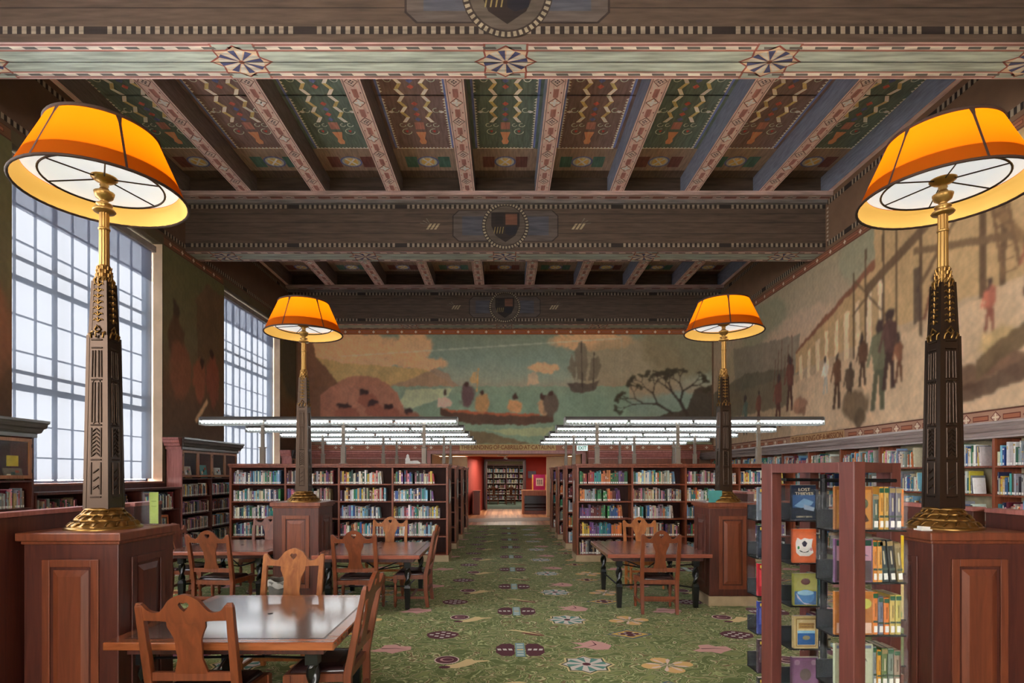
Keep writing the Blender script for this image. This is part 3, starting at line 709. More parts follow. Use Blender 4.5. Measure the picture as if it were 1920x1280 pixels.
cv.poly(bp([(826, 780), (826, 764), (850, 772), (940, 778), (1010, 780), (1035, 772), (1040, 790), (990, 797), (880, 795)]), c(86, 62, 48), 1)
cv.poly(bp([(826, 766), (850, 773), (940, 779), (1012, 780), (1012, 776), (940, 774), (850, 768)]), c(160, 88, 60), 1)
for x, y, hgt, col in ((835, 755, .35, c(196, 170, 150)), (876, 742, .8, c(96, 72, 72)), (905, 755, .7, c(170, 130, 86)), (965, 762, .4, c(186, 140, 96)), (1020, 762, .5, c(176, 140, 104)), (1033, 757, .8, c(92, 78, 66))):
    cv.blob(X(x, YB), Z(y, YB), .28, hgt * .6, col); cv.blob(X(x - 1, YB), Z(y - 16 - hgt * 6, YB), .11, .12, c(70, 46, 38))
cv.line(*bp([(894, 735), (897, 690)]), .05, c(190, 150, 90))
cv.poly(bp([(880, 715), (888, 698), (895, 694), (893, 718)]), c(186, 150, 96), .8)
cv.poly(bp([(1063, 718), (1070, 732), (1090, 738), (1115, 732), (1125, 712), (1110, 718)]), c(86, 72, 62), .95)
for p in ([(1064, 690), (1072, 662), (1080, 680), (1078, 712)], [(1078, 660), (1086, 642), (1098, 645), (1102, 680), (1098, 714), (1082, 712)], [(1102, 712), (1108, 672), (1122, 668), (1128, 690), (1120, 710)]): cv.poly(bp(p), c(110, 98, 80), .9)
cv.line(*bp([(1092, 735), (1090, 640)]), .05, c(70, 58, 50)); cv.line(*bp([(1112, 730), (1114, 660)]), .04, c(70, 58, 50))
cv.poly(bp([(988, 722), (992, 700), (1004, 698), (1012, 720)]), c(196, 164, 132), .7)
cv.poly(bp([(1337, 720), (1300, 730), (1290, 765), (1240, 778), (1200, 790), (1337, 832)]), c(66, 54, 42), .95)
R2 = random.Random(4)
def branch(p, ang, ln, w, d):
    q = (p[0] + math.cos(ang) * ln, p[1] + math.sin(ang) * ln * .8); cv.line(p, q, w, c(58, 46, 38), .95)
    if d == 0:
        cv.blob(q[0], q[1], .1, .07, c(60, 54, 38), .9); return
    for da in (-.5, .35): branch(q, ang + da + R2.uniform(-.25, .25), ln * .74, w * .72, d - 1)
branch((X(1290, YB), Z(780, YB)), 2.0, .75, .14, 5)
branch((X(1262, YB), Z(775, YB)), 2.5, .75, .10, 5)
cv.poly(bp([(860, 832), (850, 806), (905, 808), (950, 820), (1000, 832)]), c(110, 92, 66), .95)
cv.poly(bp([(910, 806), (1040, 800), (1020, 818), (960, 816)]), c(168, 166, 118), .6)
cv.line(*bp([(640, 668), (1165, 634)]), .05, c(178, 182, 160), .5); cv.line(*bp([(1165, 634), (1165, 724)]), .04, c(160, 150, 124), .5)
cv.mesh(lambda x, z: (x, YB - .012, z), 'wall_mural')
# right wall mural
def rp(pts): return [(F * XR / (x - VX), Z(y, F * XR / (x - VX))) for x, y in pts]
cv = Canvas(560, 150, 5.0, YB - .06, 2.99, 7.36, 2)
cv.grad([(2.9, c(160, 138, 112)), (4.2, c(150, 126, 98)), (5.2, c(168, 144, 116)), (6.2, c(158, 140, 116)), (7.4, c(140, 128, 104))])
cv.blob(18, 6.6, 1.6, .7, c(112, 116, 92), .6); cv.blob(16, 5.8, 2.2, .6, c(178, 152, 128), .6); cv.blob(13.2, 7.0, .7, .6, c(126, 128, 104), .6); cv.blob(19.5, 5.6, 1.6, .9, c(130, 124, 96), .5)
cv.poly(rp([(1375, 655), (1420, 645), (1500, 627), (1500, 700), (1380, 735)]), c(116, 106, 90), .85)
cv.poly(rp([(1335, 740), (1400, 700), (1480, 690), (1480, 760), (1340, 790)]), c(84, 78, 62), .8)
cv.poly([(8.2, 5.0), (11.2, 5.0), (16.0, 4.75), (16.0, 5.35), (12.6, 6.6), (12.6, 7.5), (8.2, 7.5)], c(164, 136, 98), 1)     # plain pale building
cv.poly([(16.0, 5.35), (12.6, 6.65), (12.6, 6.45), (16.0, 5.25)], c(120, 78, 58), 1)
for k in range(9):
    y = 15.8 - k * .42; cv.poly([(y, 4.3), (y - .16, 4.3), (y - .16, 5.15 + k * .13), (y, 5.12 + k * .13)], c(200, 178, 146), .95)
cv.poly([(8.0, 3.0), (16.3, 3.0), (16.3, 4.45), (13, 4.7), (10, 4.9), (8, 5.2)], c(178, 152, 122), .9)
for y0_, z0_, z1_, w in ((13.35, 4.6, 6.6, .07), (12.9, 4.6, 7.0, .07), (12.3, 4.6, 7.4, .08), (11.9, 4.5, 7.4, .07), (11.2, 4.6, 7.4, .09), (10.7, 5.2, 7.4, .1), (9.75, 4.9, 7.3, .14), (9.35, 5.0, 7.4, .12)):
    cv.line((y0_, z0_), (y0_, z1_), w, c(82, 62, 46), .95)
cv.line((12.9, 6.05), (9.3, 7.35), .22, c(92, 72, 54), .95); cv.line((11.4, 6.35), (9.0, 5.7), .14, c(104, 82, 60), .95); cv.line((11.3, 5.5), (10.0, 6.9), .1, c(96, 74, 54), .9)
cv.line((9.9, 6.9), (8.7, 5.2), .16, c(128, 100, 70), .95); cv.line((9.7, 7.3), (9.35, 5.1), .07, c(110, 84, 60)); cv.line((9.45, 7.3), (9.05, 5.2), .07, c(110, 84, 60))
for k in range(11): cv.line((9.7 - k * .032, 7.2 - k * .2), (9.46 - k * .036, 7.2 - k * .2), .04, c(110, 84, 60))
cv.line((13.4, 5.6), (12.0, 6.4), .06, c(96, 74, 54), .9); cv.line((13.3, 6.4), (12.2, 5.3), .06, c(96, 74, 54), .9); cv.line((11.3, 6.0), (11.3, 4.9), .2, c(72, 58, 50), .9)
for y, z, rx, rz, col in ((19.3, 3.9, .3, .65, c(76, 86, 76)), (18.3, 4.0, .35, .6, c(98, 58, 44)), (17.0, 4.1, .45, .8, c(96, 56, 44)), (16.3, 4.5, .35, .8, c(90, 54, 44)), (15.8, 3.8, .5, .3, c(136, 96, 74)),
                          (14.5, 4.4, .22, .45, c(186, 176, 160)), (14.0, 4.2, .3, .7, c(92, 62, 44)), (13.5, 4.0, .55, .6, c(78, 60, 46)), (13.3, 3.5, .6, .55, c(92, 74, 54)), (13.0, 4.5, .35, .6, c(86, 60, 44)),
                          (12.45, 4.3, .26, 1.0, c(96, 94, 72)), (12.1, 4.55, .26, .85, c(74, 52, 46)), (11.8, 4.3, .4, .5, c(112, 74, 54)), (10.75, 4.9, .3, .9, c(96, 62, 46)), (10.6, 4.0, .22, .5, c(108, 70, 54)),
                          (9.6, 4.75, .26, .45, c(150, 90, 72)), (9.5, 4.1, .45, .35, c(156, 132, 92)), (8.85, 5.2, .26, .5, c(124, 74, 56)), (10.2, 3.6, .9, .3, c(88, 64, 48)), (9.2, 3.7, .6, .25, c(92, 66, 50))):
    if rz > .42 and rx < .56:        # a plain standing figure
        hh = rz * 2.0; zf = z - rz; k_ = tuple(v * .65 for v in col[:3]); lt = tuple(min(1, v * 1.35) for v in col[:3]); q_ = hh * .1
        cv.line((y - q_ * .6, zf), (y - q_ * .3, zf + hh * .5), q_ * .8, k_); cv.line((y + q_ * 1.1, zf), (y + q_ * .3, zf + hh * .5), q_ * .8, k_)
        cv.poly([(y - q_ * 1.1, zf + hh * .45), (y + q_ * 1.0, zf + hh * .45), (y + q_ * 1.3, zf + hh * .8), (y + q_ * .5, zf + hh * .86), (y - q_ * .6, zf + hh * .86), (y - q_ * 1.3, zf + hh * .78)], col)
        cv.poly([(y, zf + hh * .5), (y + q_ * .9, zf + hh * .48), (y + q_ * 1.1, zf + hh * .78), (y + q_ * .3, zf + hh * .82)], lt, .5)
        cv.line((y + q_ * 1.1, zf + hh * .76), (y + q_ * 2.0, zf + hh * .5), q_ * .5, lt); cv.blob(y, zf + hh * .92, q_ * .75, q_ * .8, (.05, .03, .025), 1)
        continue
    cv.blob(y, z, rx * .8, rz * .72, col, .92); cv.blob(y - rx * .3, z - rz * .6, rx * .35, rz * .4, tuple(v * .7 for v in col[:3]), .9); cv.blob(y + rx * .35, z + .1, rx * .3, rz * .35, tuple(min(1, v * 1.5) for v in col[:3]), .6)
for k in range(6): cv.line((17.3 - k * .22, 4.5), (17.25 - k * .22 + (k - 3) * .03, 5.35 + (k % 3) * .25), .035, c(92, 54, 42))
cv.poly([(9.9, 3.9), (8.0, 4.7), (8.0, 4.35), (9.9, 3.55)], c(92, 74, 52), .95); cv.poly([(10.6, 3.25), (8.0, 4.0), (8.0, 3.6), (10.6, 3.05)], c(84, 64, 50), .95)
cv.mesh(lambda y, z: (XR - .012, y, z), 'wall_mural')
for a, b, seed in ((13.56, 16.52, 3), (6.46, 9.39, 5), (20.7, 22.2, 6)):
    cv = Canvas(int(40 * (b - a)), 150, a, b, 2.85, 7.36, seed)
    cv.grad([(2.8, c(74, 56, 42)), (4.0, c(96, 70, 50)), (5.2, c(100, 92, 66)), (7.4, c(84, 82, 52))])
    if seed == 3:
        cv.poly([(16.6, 7.0), (15.6, 7.1), (14.9, 6.45), (15.05, 6.4), (15.1, 4.4), (16.6, 4.4)], c(92, 72, 52), .95)
        for y, z, rx, rz, col in ((14.1, 5.9, .18, .3, c(60, 42, 34)), (14.1, 5.2, .35, .6, c(84, 58, 42)), (14.3, 4.5, .5, .7, c(124, 78, 56)), (15.2, 4.4, .3, .6, c(140, 84, 60)), (15.9, 4.5, .35, .7, c(132, 74, 56)), (15.3, 4.9, .14, .14, c(50, 34, 30)), (15.8, 5.2, .15, .15, c(50, 34, 30))): cv.blob(y, z, rx, rz, col, .9)
        cv.line((15.6, 3.9), (15.0, 3.3), .12, c(186, 156, 120))
    else:
        cv.blob(a + 1.2, 6.0, 1.2, 1.2, c(70, 70, 62), .8); cv.blob(a + 2.2, 4.2, .8, .9, c(130, 86, 62), .8)
    cv.mesh(lambda y, z: (XL + .012, y, z), 'wall_mural')

# ------------------------------------------------------------ lamp pedestals
def panel(parent, w, h, mat, loc, rz, name='panel'):
    """raised-and-fielded panel on a vertical face; local +X across, +Z up, -Y outward"""
    m = MB(); t = .055
    for a in ((-w / 2, 0, -w / 2 + t, h), (w / 2 - t, 0, w / 2, h), (-w / 2 + t, 0, w / 2 - t, t), (-w / 2 + t, h - t, w / 2 - t, h)):
        m.box(a[0], -.012, a[1], a[2], .0, a[3])
    w2, h0, h1 = w / 2 - t - .02, t + .02, h - t - .02; b = .045
    m.add([(-w2, -.002, h0), (w2, -.002, h0), (w2, -.002, h1), (-w2, -.002, h1), (-w2 + b, -.016, h0 + b), (w2 - b, -.016, h0 + b), (w2 - b, -.016, h1 - b), (-w2 + b, -.016, h1 - b)],
          [(0, 1, 5, 4), (1, 2, 6, 5), (2, 3, 7, 6), (3, 0, 4, 7), (4, 5, 6, 7)])
    o = m.build(name, mat, parent, bevel=.004); o.location = loc; o.rotation_euler = (0, 0, rz); return o
def pedestal(x, y, label):
    t = thing('lamp_pedestal', label, 'pedestal', (x, y, 0), 0, 'panelled lamp pedestals')
    h = .335
    MB().box(-h, -h, .14, h, h, 1.42).build('body', 'wood', t, bevel=.008)
    MB().box(-h - .02, -h - .02, 0, h + .02, h + .02, .14, c(176, 156, 122)).build('plinth', 'stone', t, bevel=.006)
    MB().box(-h - .035, -h - .035, 1.43, h + .035, h + .035, 1.49).box(-h - .012, -h - .012, 1.405, h + .012, h + .012, 1.43).build('top_slab', 'wood_o', t, bevel=.008)
    for k in range(4):
        a = k * PI / 2
        panel(t, .40, 1.06, 'wood_o' if k == 0 else 'wood', (math.sin(a) * h, -math.cos(a) * h, .24), a)
    return t
P1 = (-3.05, 4.36); P2 = (-3.03, 8.66); P3 = (3.38, 4.39); P4 = (3.31, 8.58)
pedestal(*P1, 'large wooden pedestal at the left edge beside the front table')
pedestal(*P2, 'wooden pedestal between the two rear tables left of the aisle')
pedestal(*P3, 'large wooden pedestal at the right edge behind the book spinner')
pedestal(*P4, 'wooden pedestal at the right end of the table right of the aisle')

# ------------------------------------------------------------ floor lamps
def lamp(x, y, label, power):
    t = thing('floor_lamp', label, 'lamp', (x, y, 1.49), 0, 'tall bronze lamps on pedestals')
    # stepped base with leaf rings
    m = MB(); m.lathe([(.255, 0), (.255, .012), (.245, .02)], 48); m.lathe([(.232, .014), (.228, .03), (.196, .058), (.18, .062)], 96, lobes=(16, .035))
    m.lathe([(.186, .06), (.19, .068), (.184, .078), (.15, .10), (.14, .102)], 96, lobes=(14, .04)); m.lathe([(.146, .10), (.15, .108), (.144, .118), (.12, .137)], 72, lobes=(12, .04)); m.lathe([(.125, .138), (.128, .145), (.125, .155), (.1, .16)], 32)
    for r, z, n in ((.232, .028, 20), (.178, .082, 18), (.14, .122, 16)):
        for k in range(n):
            a = 2 * PI * k / n
            m.tube([(r * math.cos(a), r * math.sin(a), z), ((r - .02) * math.cos(a + .06), (r - .02) * math.sin(a + .06), z + .022), ((r - .03) * math.cos(a + .15), (r - .03) * math.sin(a + .15), z + .024)], .006, 5)
    m.build('base', 'gold', t)
    # square shaft with corner ribs, two stages
    def shaft(z0, z1, w0, w1, mat, name, extra):
        m = MB(); m.merge(extra); m.loft([[(sx * w0, sy * w0, z0) for sx, sy in ((-1, -1), (1, -1), (1, 1), (-1, 1))], [(sx * w1, sy * w1, z1) for sx, sy in ((-1, -1), (1, -1), (1, 1), (-1, 1))]])
        for sx in (-1, 1):
            for sy in (-1, 1):
                r0, r1 = w0 * 1.04, w1 * 1.04; d = .024
                m.loft([[(sx * r - (sx * d if i in (1, 2) else 0), sy * r - (sy * d if i in (2, 3) else 0), z) for i in (range(4) if sx * sy > 0 else (3, 2, 1, 0))] for r, z in ((r0, z0), (r1, z1))])
        return m.build(name, mat, t)
    # relief ornament on the four faces
    m = MB(); g = MB()
    for k in range(4):
        Mx = Matrix.Rotation(k * PI / 2, 4, 'Z')
        q = MB()
        def fw(z): return .092 - .016 * (z - .15) / 1.305
        def bar(u0, z0, u1, z1, r=.0062): q.tube([(u0, -fw(z0) - .002, z0), (u1, -fw(z1) - .002, z1)], r, 5)
        for zz in (.24, .52, .78, 1.12, 1.36, 1.42): bar(-.04, zz, .04, zz)
        for u in (-.036, -.014, .014, .036): bar(u, .80, u * .9, 1.10); bar(u, 1.14, u * .9, 1.34)
        for u in (-.036, .036): bar(u, .26, u, .5); bar(u, .54, u, .76)
        for j in range(7):
            z = .55 + j * .03; bar(-.028, z, 0, z + .024); bar(.028, z, 0, z + .024)
        for j in range(3): bar(-.02, .3 + j * .06, .02, .33 + j * .06)
        for zz, rr in ((.3, .022), (1.10, .026), (.78, .024)):
            q.tube([(rr * math.cos(a * PI / 8), -fw(zz) - .002, zz + rr * math.sin(a * PI / 8)) for a in range(9)], .004, 5)
        q.lathe([(.0, -.02), (.014, -.01), (.016, .0), (.012, .012), (0, .02)], 8, 0, 0); n_ = 8 * 5
        m.merge(q, Mx)
        q = MB()
        for j in range(7):
            z = 1.56 + j * .045; w = .063 - .01 * j / 7
            for s in (-1, 1): q.tube([(0, -w - .003, z), (s * .022, -w - .008, z + .02), (s * .036, -w - .003, z + .012)], .006, 5)
            q.tube([(0, -w - .004, z), (0, -w - .010, z + .03)], .007, 5)
        q.tube([(-.025, -.07, 1.5), (0, -.078, 1.53), (.025, -.07, 1.5), (0, -.075, 1.475), (-.025, -.07, 1.5)], .006, 5)
        g.merge(q, Mx)
    so_ = shaft(.15, 1.455, .092, .076, 'bronze', 'shaft', m); shaft(1.455, 1.87, .068, .056, 'bronze', 'upper_shaft', MB())
    m = MB()
    for k in range(12):
        a = 2 * PI * k / 12
        for zz, rr in ((1.455, .088), (1.87, .06)):
            m.tube([(rr * math.cos(a), rr * math.sin(a), zz - .02), (rr * 1.1 * math.cos(a), rr * 1.1 * math.sin(a), zz + .015), (rr * .95 * math.cos(a + .2), rr * .95 * math.sin(a + .2), zz + .03)], .008, 5)
    for j in range(4):
        for k in range(8):
            a = 2 * PI * (k + .5 * (j % 2)) / 8; r = .05 - .003 * j
            m.tube([(r * math.cos(a), r * math.sin(a), 1.88 + .028 * j), (r * 1.12 * math.cos(a), r * 1.12 * math.sin(a), 1.905 + .028 * j)], .010, 5)
    m.lathe([(.05, 1.86), (.052, 1.9), (.042, 2.0)], 16)
    m.merge(g); m.build('gilt_leaves', 'gold', t)
    fl_ = MB(); n = 24
    rings = [[((r - .004 * (k % 2)) * math.cos(2 * PI * k / n), (r - .004 * (k % 2)) * math.sin(2 * PI * k / n), z) for k in range(n)] for r, z in ((.036, 1.99), (.033, 2.41))]
    fl_.loft(rings, caps=True, smooth=False); fl_.lathe([(.036, 2.27), (.041, 2.275), (.041, 2.285), (.036, 2.29)], 16)
    fl_.build('fluted_tube', 'brass', t)
    m = MB(); m.lathe([(.02, 2.40), (.07, 2.41), (.078, 2.42), (.07, 2.432), (.022, 2.445), (.055, 2.462), (.055, 2.472), (.024, 2.485), (.03, 2.50), (.058, 2.52), (.066, 2.545), (.07, 2.56), (.04, 2.575), (.025, 2.60), (.032, 2.615), (.025, 2.63), (.06, 2.645), (.088, 2.665), (.092, 2.68), (.02, 2.69)], 24)
    m.build('finial_knops', 'brass', t)
    # shade: slanted drum between z 2.54 and 3.01
    ZB_, ZT_, RB, RT = 2.54, 3.01, .565, .36
    sh = MB(); n = 60; prof = [(RB, ZB_), (RB - .052, ZB_ + .12), (RB - .102, ZB_ + .235), (RB - .153, ZB_ + .35), (RT, ZT_)]
    sh.lathe(prof, n, caps=False); so = sh.build('lamp_shade', 'shade', t)
    m = MB()
    for k in range(6):
        a = 2 * PI * k / 6 + .32
        ca, sa = math.cos(a), math.sin(a); da = .018
        m.loft([[((r + .004) * math.cos(a + s), (r + .004) * math.sin(a + s), z) for s in (-da * w, da * w)] for (r, z), w in zip([(RB, ZB_), (RB - .102, ZB_ + .235), (RB - .17, ZB_ + .39), (RT, ZT_)], (.8, 1, 1.3, 3.4))], closed=False, caps=False)
    for r, z, w in ((RB + .002, ZB_, .011), (RT + .002, ZT_ - .006, .015)):
        m.tube([(r * math.cos(2 * PI * k / 48), r * math.sin(2 * PI * k / 48), z) for k in range(49)], w, 6)
    m.build('braid', mat_braid, so)
    MB().lathe([(RB - .006, ZB_ + .004), (RB - .062, ZB_ + .13)], n, caps=False).build('lining', 'lining', so)
    MB().lathe([(.01, ZB_ + .135), (RB - .062, ZB_ + .134)], n, caps=False).build('diffuser', 'diffuser', t)
    m = MB(); rr = .40
    m.tube([(rr * math.cos(2 * PI * k / 48), rr * math.sin(2 * PI * k / 48), ZB_ + .088) for k in range(49)], .008, 6)
    for k in range(6):
        a = 2 * PI * k / 6 + .1; m.tube([(.06 * math.cos(a), .06 * math.sin(a), ZB_ + .12), (rr * math.cos(a), rr * math.sin(a), ZB_ + .088)], .0055, 6)
    m.build('spider', 'bronze', t)
    l = bpy.data.lights.new('bulb', 'POINT'); l.energy = power; l.shadow_soft_size = .12; l.color = (1, .88, .68)
    lo = bpy.data.objects.new('bulb', l); COL.objects.link(lo); lo.parent = t; lo.location = (0, 0, ZB_ + .27)
    return t
mat_braid = mat_plain('dark_braid', c(58, 36, 24), .8)
lamp(*P1, 'huge floor lamp with lit orange shade in the left foreground', 32)
lamp(*P2, 'smaller-looking orange lamp left of the aisle in front of the bookcase', 32)
lamp(*P3, 'huge floor lamp with lit orange shade in the right foreground', 32)
lamp(*P4, 'smaller-looking orange lamp right of the aisle above the rear pedestal', 32)

# ------------------------------------------------------------ tables
def barley_leg(parent, x, y, zt):
    m = MB(); w = .043
    m.box(-w, -w, zt - .13, w, w, zt)
    n = 20; rings = []; z0, z1 = .33, zt - .13
    for k in range(61):
        z = z0 + (z1 - z0) * k / 60; tw = (z - z0) * 2 * PI / .17
        e = min(1, min(k, 60 - k) / 5)
        rings.append([((.036 + .012 * e * math.cos(2 * (2 * PI * i / n) - tw)) * math.cos(2 * PI * i / n), (.036 + .012 * e * math.cos(2 * (2 * PI * i / n) - tw)) * math.sin(2 * PI * i / n), z) for i in range(n)])
    m.loft(rings, smooth=True)
    sq = lambda r, z: [(a * r, b * r, z) for a, b in ((-1, -1), (1, -1), (1, 1), (-1, 1))]
    m.loft([sq(.03, 0), sq(.042, .30), sq(.036, .335)])
    o = m.build('leg', 'black', parent); o.location = (x, y, 0); return o
def table(x0, x1, y0, y1, label, top='wood_top', inlay=None):
    cx, cy = (x0 + x1) / 2, (y0 + y1) / 2; hx, hy = (x1 - x0) / 2, (y1 - y0) / 2; zt = .78
    t = thing('reading_table', label, 'table', (cx, cy, 0), 0, 'wooden reading tables with twisted black legs')
    MB().box(-hx, -hy, zt - .055, hx, hy, zt).build('tabletop', top, t, bevel=.008)
    b = .10
    MB().box(-hx + b - .012, -hy + b - .012, zt - .001, hx - b + .012, hy - b + .012, zt + .0008).build('inlay_line', 'black', t)
    MB().box(-hx + b, -hy + b, zt, hx - b, hy - b, zt + .0018).build('inlay', inlay or top, t)
    MB().box(-hx + .1, -hy + .1, zt - .11, hx - .1, hy - .1, zt - .056).build('apron', 'wood_dark', t)
    for sx in (-1, 1):
        for sy in (-1, 1): barley_leg(t, sx * (hx - .19), sy * (hy - .16), zt - .06)
    m = MB()
    for sx in (-1, 1): m.tube([(sx * (hx - .19), -hy + .16, .28), (sx * (hx - .3), 0, .20), (sx * (hx - .19), hy - .16, .28)], .012, 6)
    m.tube([(-hx + .3, 0, .2), (hx - .3, 0, .2)], .012, 6)
    m.tube([(-hx + .2, -hy + .18, .62), (0, 0, .45), (hx - .2, hy - .18, .62)], .010, 6); m.tube([(hx - .2, -hy + .18, .62), (0, 0, .45), (-hx + .2, hy - .18, .62)], .010, 6)
    m.build('iron_brace', 'iron', t)
    MB().lathe([(.022, zt), (.022, zt + .004), (.002, zt + .004)], 12, hx * .1 - .05, hy * .05).build('grommet', 'black', t)
    return t
table(-2.672, -1.13, 3.80, 5.30, 'front reading table with dark glossy inset top, nearest the camera', 'wood_front_top', 'inlay')
table(-2.655, -1.16, 7.88, 9.47, 'reading table left of the aisle, to the right of the rear left pedestal')
table(-4.93, -3.405, 8.25, 9.80, 'reading table behind the front left pedestal, nearest the window wall')
table(1.46, 2.933, 7.99, 9.58, 'reading table standing alone on the right of the aisle')

# ------------------------------------------------------------ chairs
def smooth_outline(pts, n=4):
    out = []; N_ = len(pts)
    for i in range(N_ - 1):
        p0, p1, p2, p3 = pts[max(i - 1, 0)], pts[i], pts[i + 1], pts[min(i + 2, N_ - 1)]
        for k in range(n):
            t = k / n
            out.append(tuple(.5 * ((2 * p1[j]) + (-p0[j] + p2[j]) * t + (2 * p0[j] - 5 * p1[j] + 4 * p2[j] - p3[j]) * t * t + (-p0[j] + 3 * p1[j] - 3 * p2[j] + p3[j]) * t ** 3) for j in (0, 1)))
    out.append(pts[-1]); return out
def make_chair(s=1.0, wd_='wood_chair'):
    """faces +Y; origin on the floor under the seat; s scales the width"""
    t = thing('wooden_chair', 'x', 'chair', (0, 0, 0), 0, 'carved-back wooden chairs')
    def by(z): return -.22 - max(0, z - .45) * .20          # rake of the back
    W = .29 * s
    for sx in (-1, 1):
        m = MB(); rings = []
        for z, w, d, yo in ((0, .020, .026, -.03), (.2, .024, .028, -.005), (.45, .026, .030, 0), (.75, .026, .024, 0), (1.0, .024, .02, 0), (1.07, .024, .018, 0), (1.095, .016, .012, 0)):
            y = by(z) + yo; xx = sx * (W - .03 + .012 * z)
            rings.append([(xx - w, y - d, z), (xx + w, y - d, z), (xx + w, y + d, z), (xx - w, y + d, z)])
        m.loft(rings); m.build('rear_leg', wd_, t, bevel=.005)
    for sx in (-1, 1):
        m = MB(); x, y = sx * (W - .015), .21
        m.box(x - .026, y - .026, .36, x + .026, y + .026, .455)
        m.lathe([(.012, 0), (.02, .015), (.024, .04), (.014, .06), (.024, .075), (.026, .12), (.026, .155), (.014, .17), (.022, .19), (.027, .25), (.022, .31), (.014, .335), (.024, .345), (.024, .36)], 12, x, y)
        m.build('front_leg', wd_, t)
    m = MB(); w0, w1 = W - .03, W + .0
    for z0, z1, g in ((.40, .46, 0),):
        m.loft([[(-w0 + g, -.225, z), (w0 - g, -.225, z), (w1, .235, z), (-w1, .235, z)] for z in (z0, z1)])
    m.build('seat', wd_, t, bevel=.006)
    m = MB(); ww0, ww1 = W - .07, W - .035
    prof = [(.0, .455), (.0, .475), (.02, .495), (.08, .505)]
    m.loft([[(-ww0 + g, -.19 + g, z), (ww0 - g, -.19 + g, z), (ww1 - g, .205 - g, z), (-ww1 + g, .205 - g, z)] for g, z in prof], smooth=True)
    m.build('cushion', 'leather', t, bevel=.012)
    def place(u, v, q): return (u, by(v) + q, v)
    dome = smooth_outline([(-W + .0, 1.075), (-W + .035, 1.088), (-W + .075, 1.045), (-W * .55, 1.035), (-W * .42, 1.07), (-W * .28, 1.12), (0, 1.152), (W * .28, 1.12), (W * .42, 1.07), (W * .55, 1.035), (W - .075, 1.045), (W - .035, 1.088), (W, 1.075)])
    low = smooth_outline([(W - .02, .982), (W * .5, .978), (0, .96), (-W * .5, .978), (-W + .02, .982)], 3)
    hole = [(-.035, 1.085), (-.022, 1.102), (0, 1.094), (.022, 1.102), (.036, 1.085), (.022, 1.06), (0, 1.04), (-.022, 1.06)]
    MB().extrude(list(reversed(dome + low)), [hole], place, -.016, .016).build('crest_rail', wd_, t, bevel=.003)
    sp = smooth_outline([(.118 * s, .975), (.118 * s, .94), (.10 * s, .90), (.082 * s, .85), (.08 * s, .78), (.076 * s, .73), (.088 * s, .68), (.10 * s, .64), (.10 * s, .61)], 3)
    MB().extrude(list(reversed(sp + [(-a, b) for a, b in reversed(sp)])), [], place, -.010, .008).build('splat', wd_, t, bevel=.002)
    MB().loft([[(-W + .04, by(.6) - .014, z), (W - .04, by(.6) - .014, z), (W - .04, by(.6) + .014, z), (-W + .04, by(.6) + .014, z)] for z in (.575, .63)]).build('back_rail', wd_, t, bevel=.004)
    for sx in (-1, 1): MB().loft([[(sx * (W - .03) - .011, -.24, z), (sx * (W - .03) + .011, -.24, z), (sx * (W - .015) + .011, .21, z), (sx * (W - .015) - .011, .21, z)] for z in (.12, .155)]).build('stretcher', wd_, t, bevel=.003)
    MB().box(-W + .04, -.245, .20, W - .04, -.222, .24).build('stretcher', wd_, t, bevel=.003)
    MB().box(-W + .02, -.02, .12, W - .02, .004, .155).build('stretcher', wd_, t, bevel=.003)
    return t
wide = make_chair(1.04); small = make_chair(.90); lamplit = make_chair(1.04, 'wood_lamplit'); small_lamplit = make_chair(.98, 'wood_lamplit')  # last two have lamplight put into the wood colour
CH = [  # kind, x of back, y of back at crest, facing angle, label
    (wide, -2.00, 3.58, 0, 'chair nearest the camera, its carved back in front of the front table'),
    (lamplit, -2.12, 5.78, PI, 'chair painted as lamplit at the far side of the front table, its back to the rear pedestal'),
    (wide, -1.00, 4.40, PI / 2, 'chair at the aisle end of the front table, seen edge-on'),
    (wide, -2.00, 7.63, .02, 'chair on the near side of the table right of the rear left pedestal'),
    (lamplit, -2.00, 10.1, PI, 'chair painted as lamplit between the rear left table and the left bookcase, facing the camera'),
    (wide, -.99, 8.44, PI / 2, 'chair at the aisle end of the rear left table, seen edge-on'),
    (wide, -3.96, 7.64, -.10, 'chair on the near side of the table nearest the window wall'),
    (wide, -4.2, 10.3, PI, 'chair at the far side of the window table, partly behind the rear left pedestal'),
    (wide, -5.08, 8.80, -PI / 2, 'chair at the window end of the leftmost table, behind the front pedestal'),
    (small, 2.12, 7.66, -.05, 'small chair with its back to the camera at the table right of the aisle'),
    (small_lamplit, 2.38, 10.0, PI, 'small chair painted as lamplit behind the right table, facing the camera')]
first = {id(q_): True for q_ in (wide, small, lamplit, small_lamplit)}
for k, x, y, a, lab in CH:
    # (x, y) is the crest position; the seat origin lies .345 in front of it
    ox, oy = x - .345 * math.sin(a), y + .345 * math.cos(a)
    if first[id(k)]:
        first[id(k)] = False; k.location = (ox, oy, 0); k.rotation_euler = (0, 0, a); k['label'] = lab
    else: copy_tree(k, None, (ox, oy, 0), a, lab)

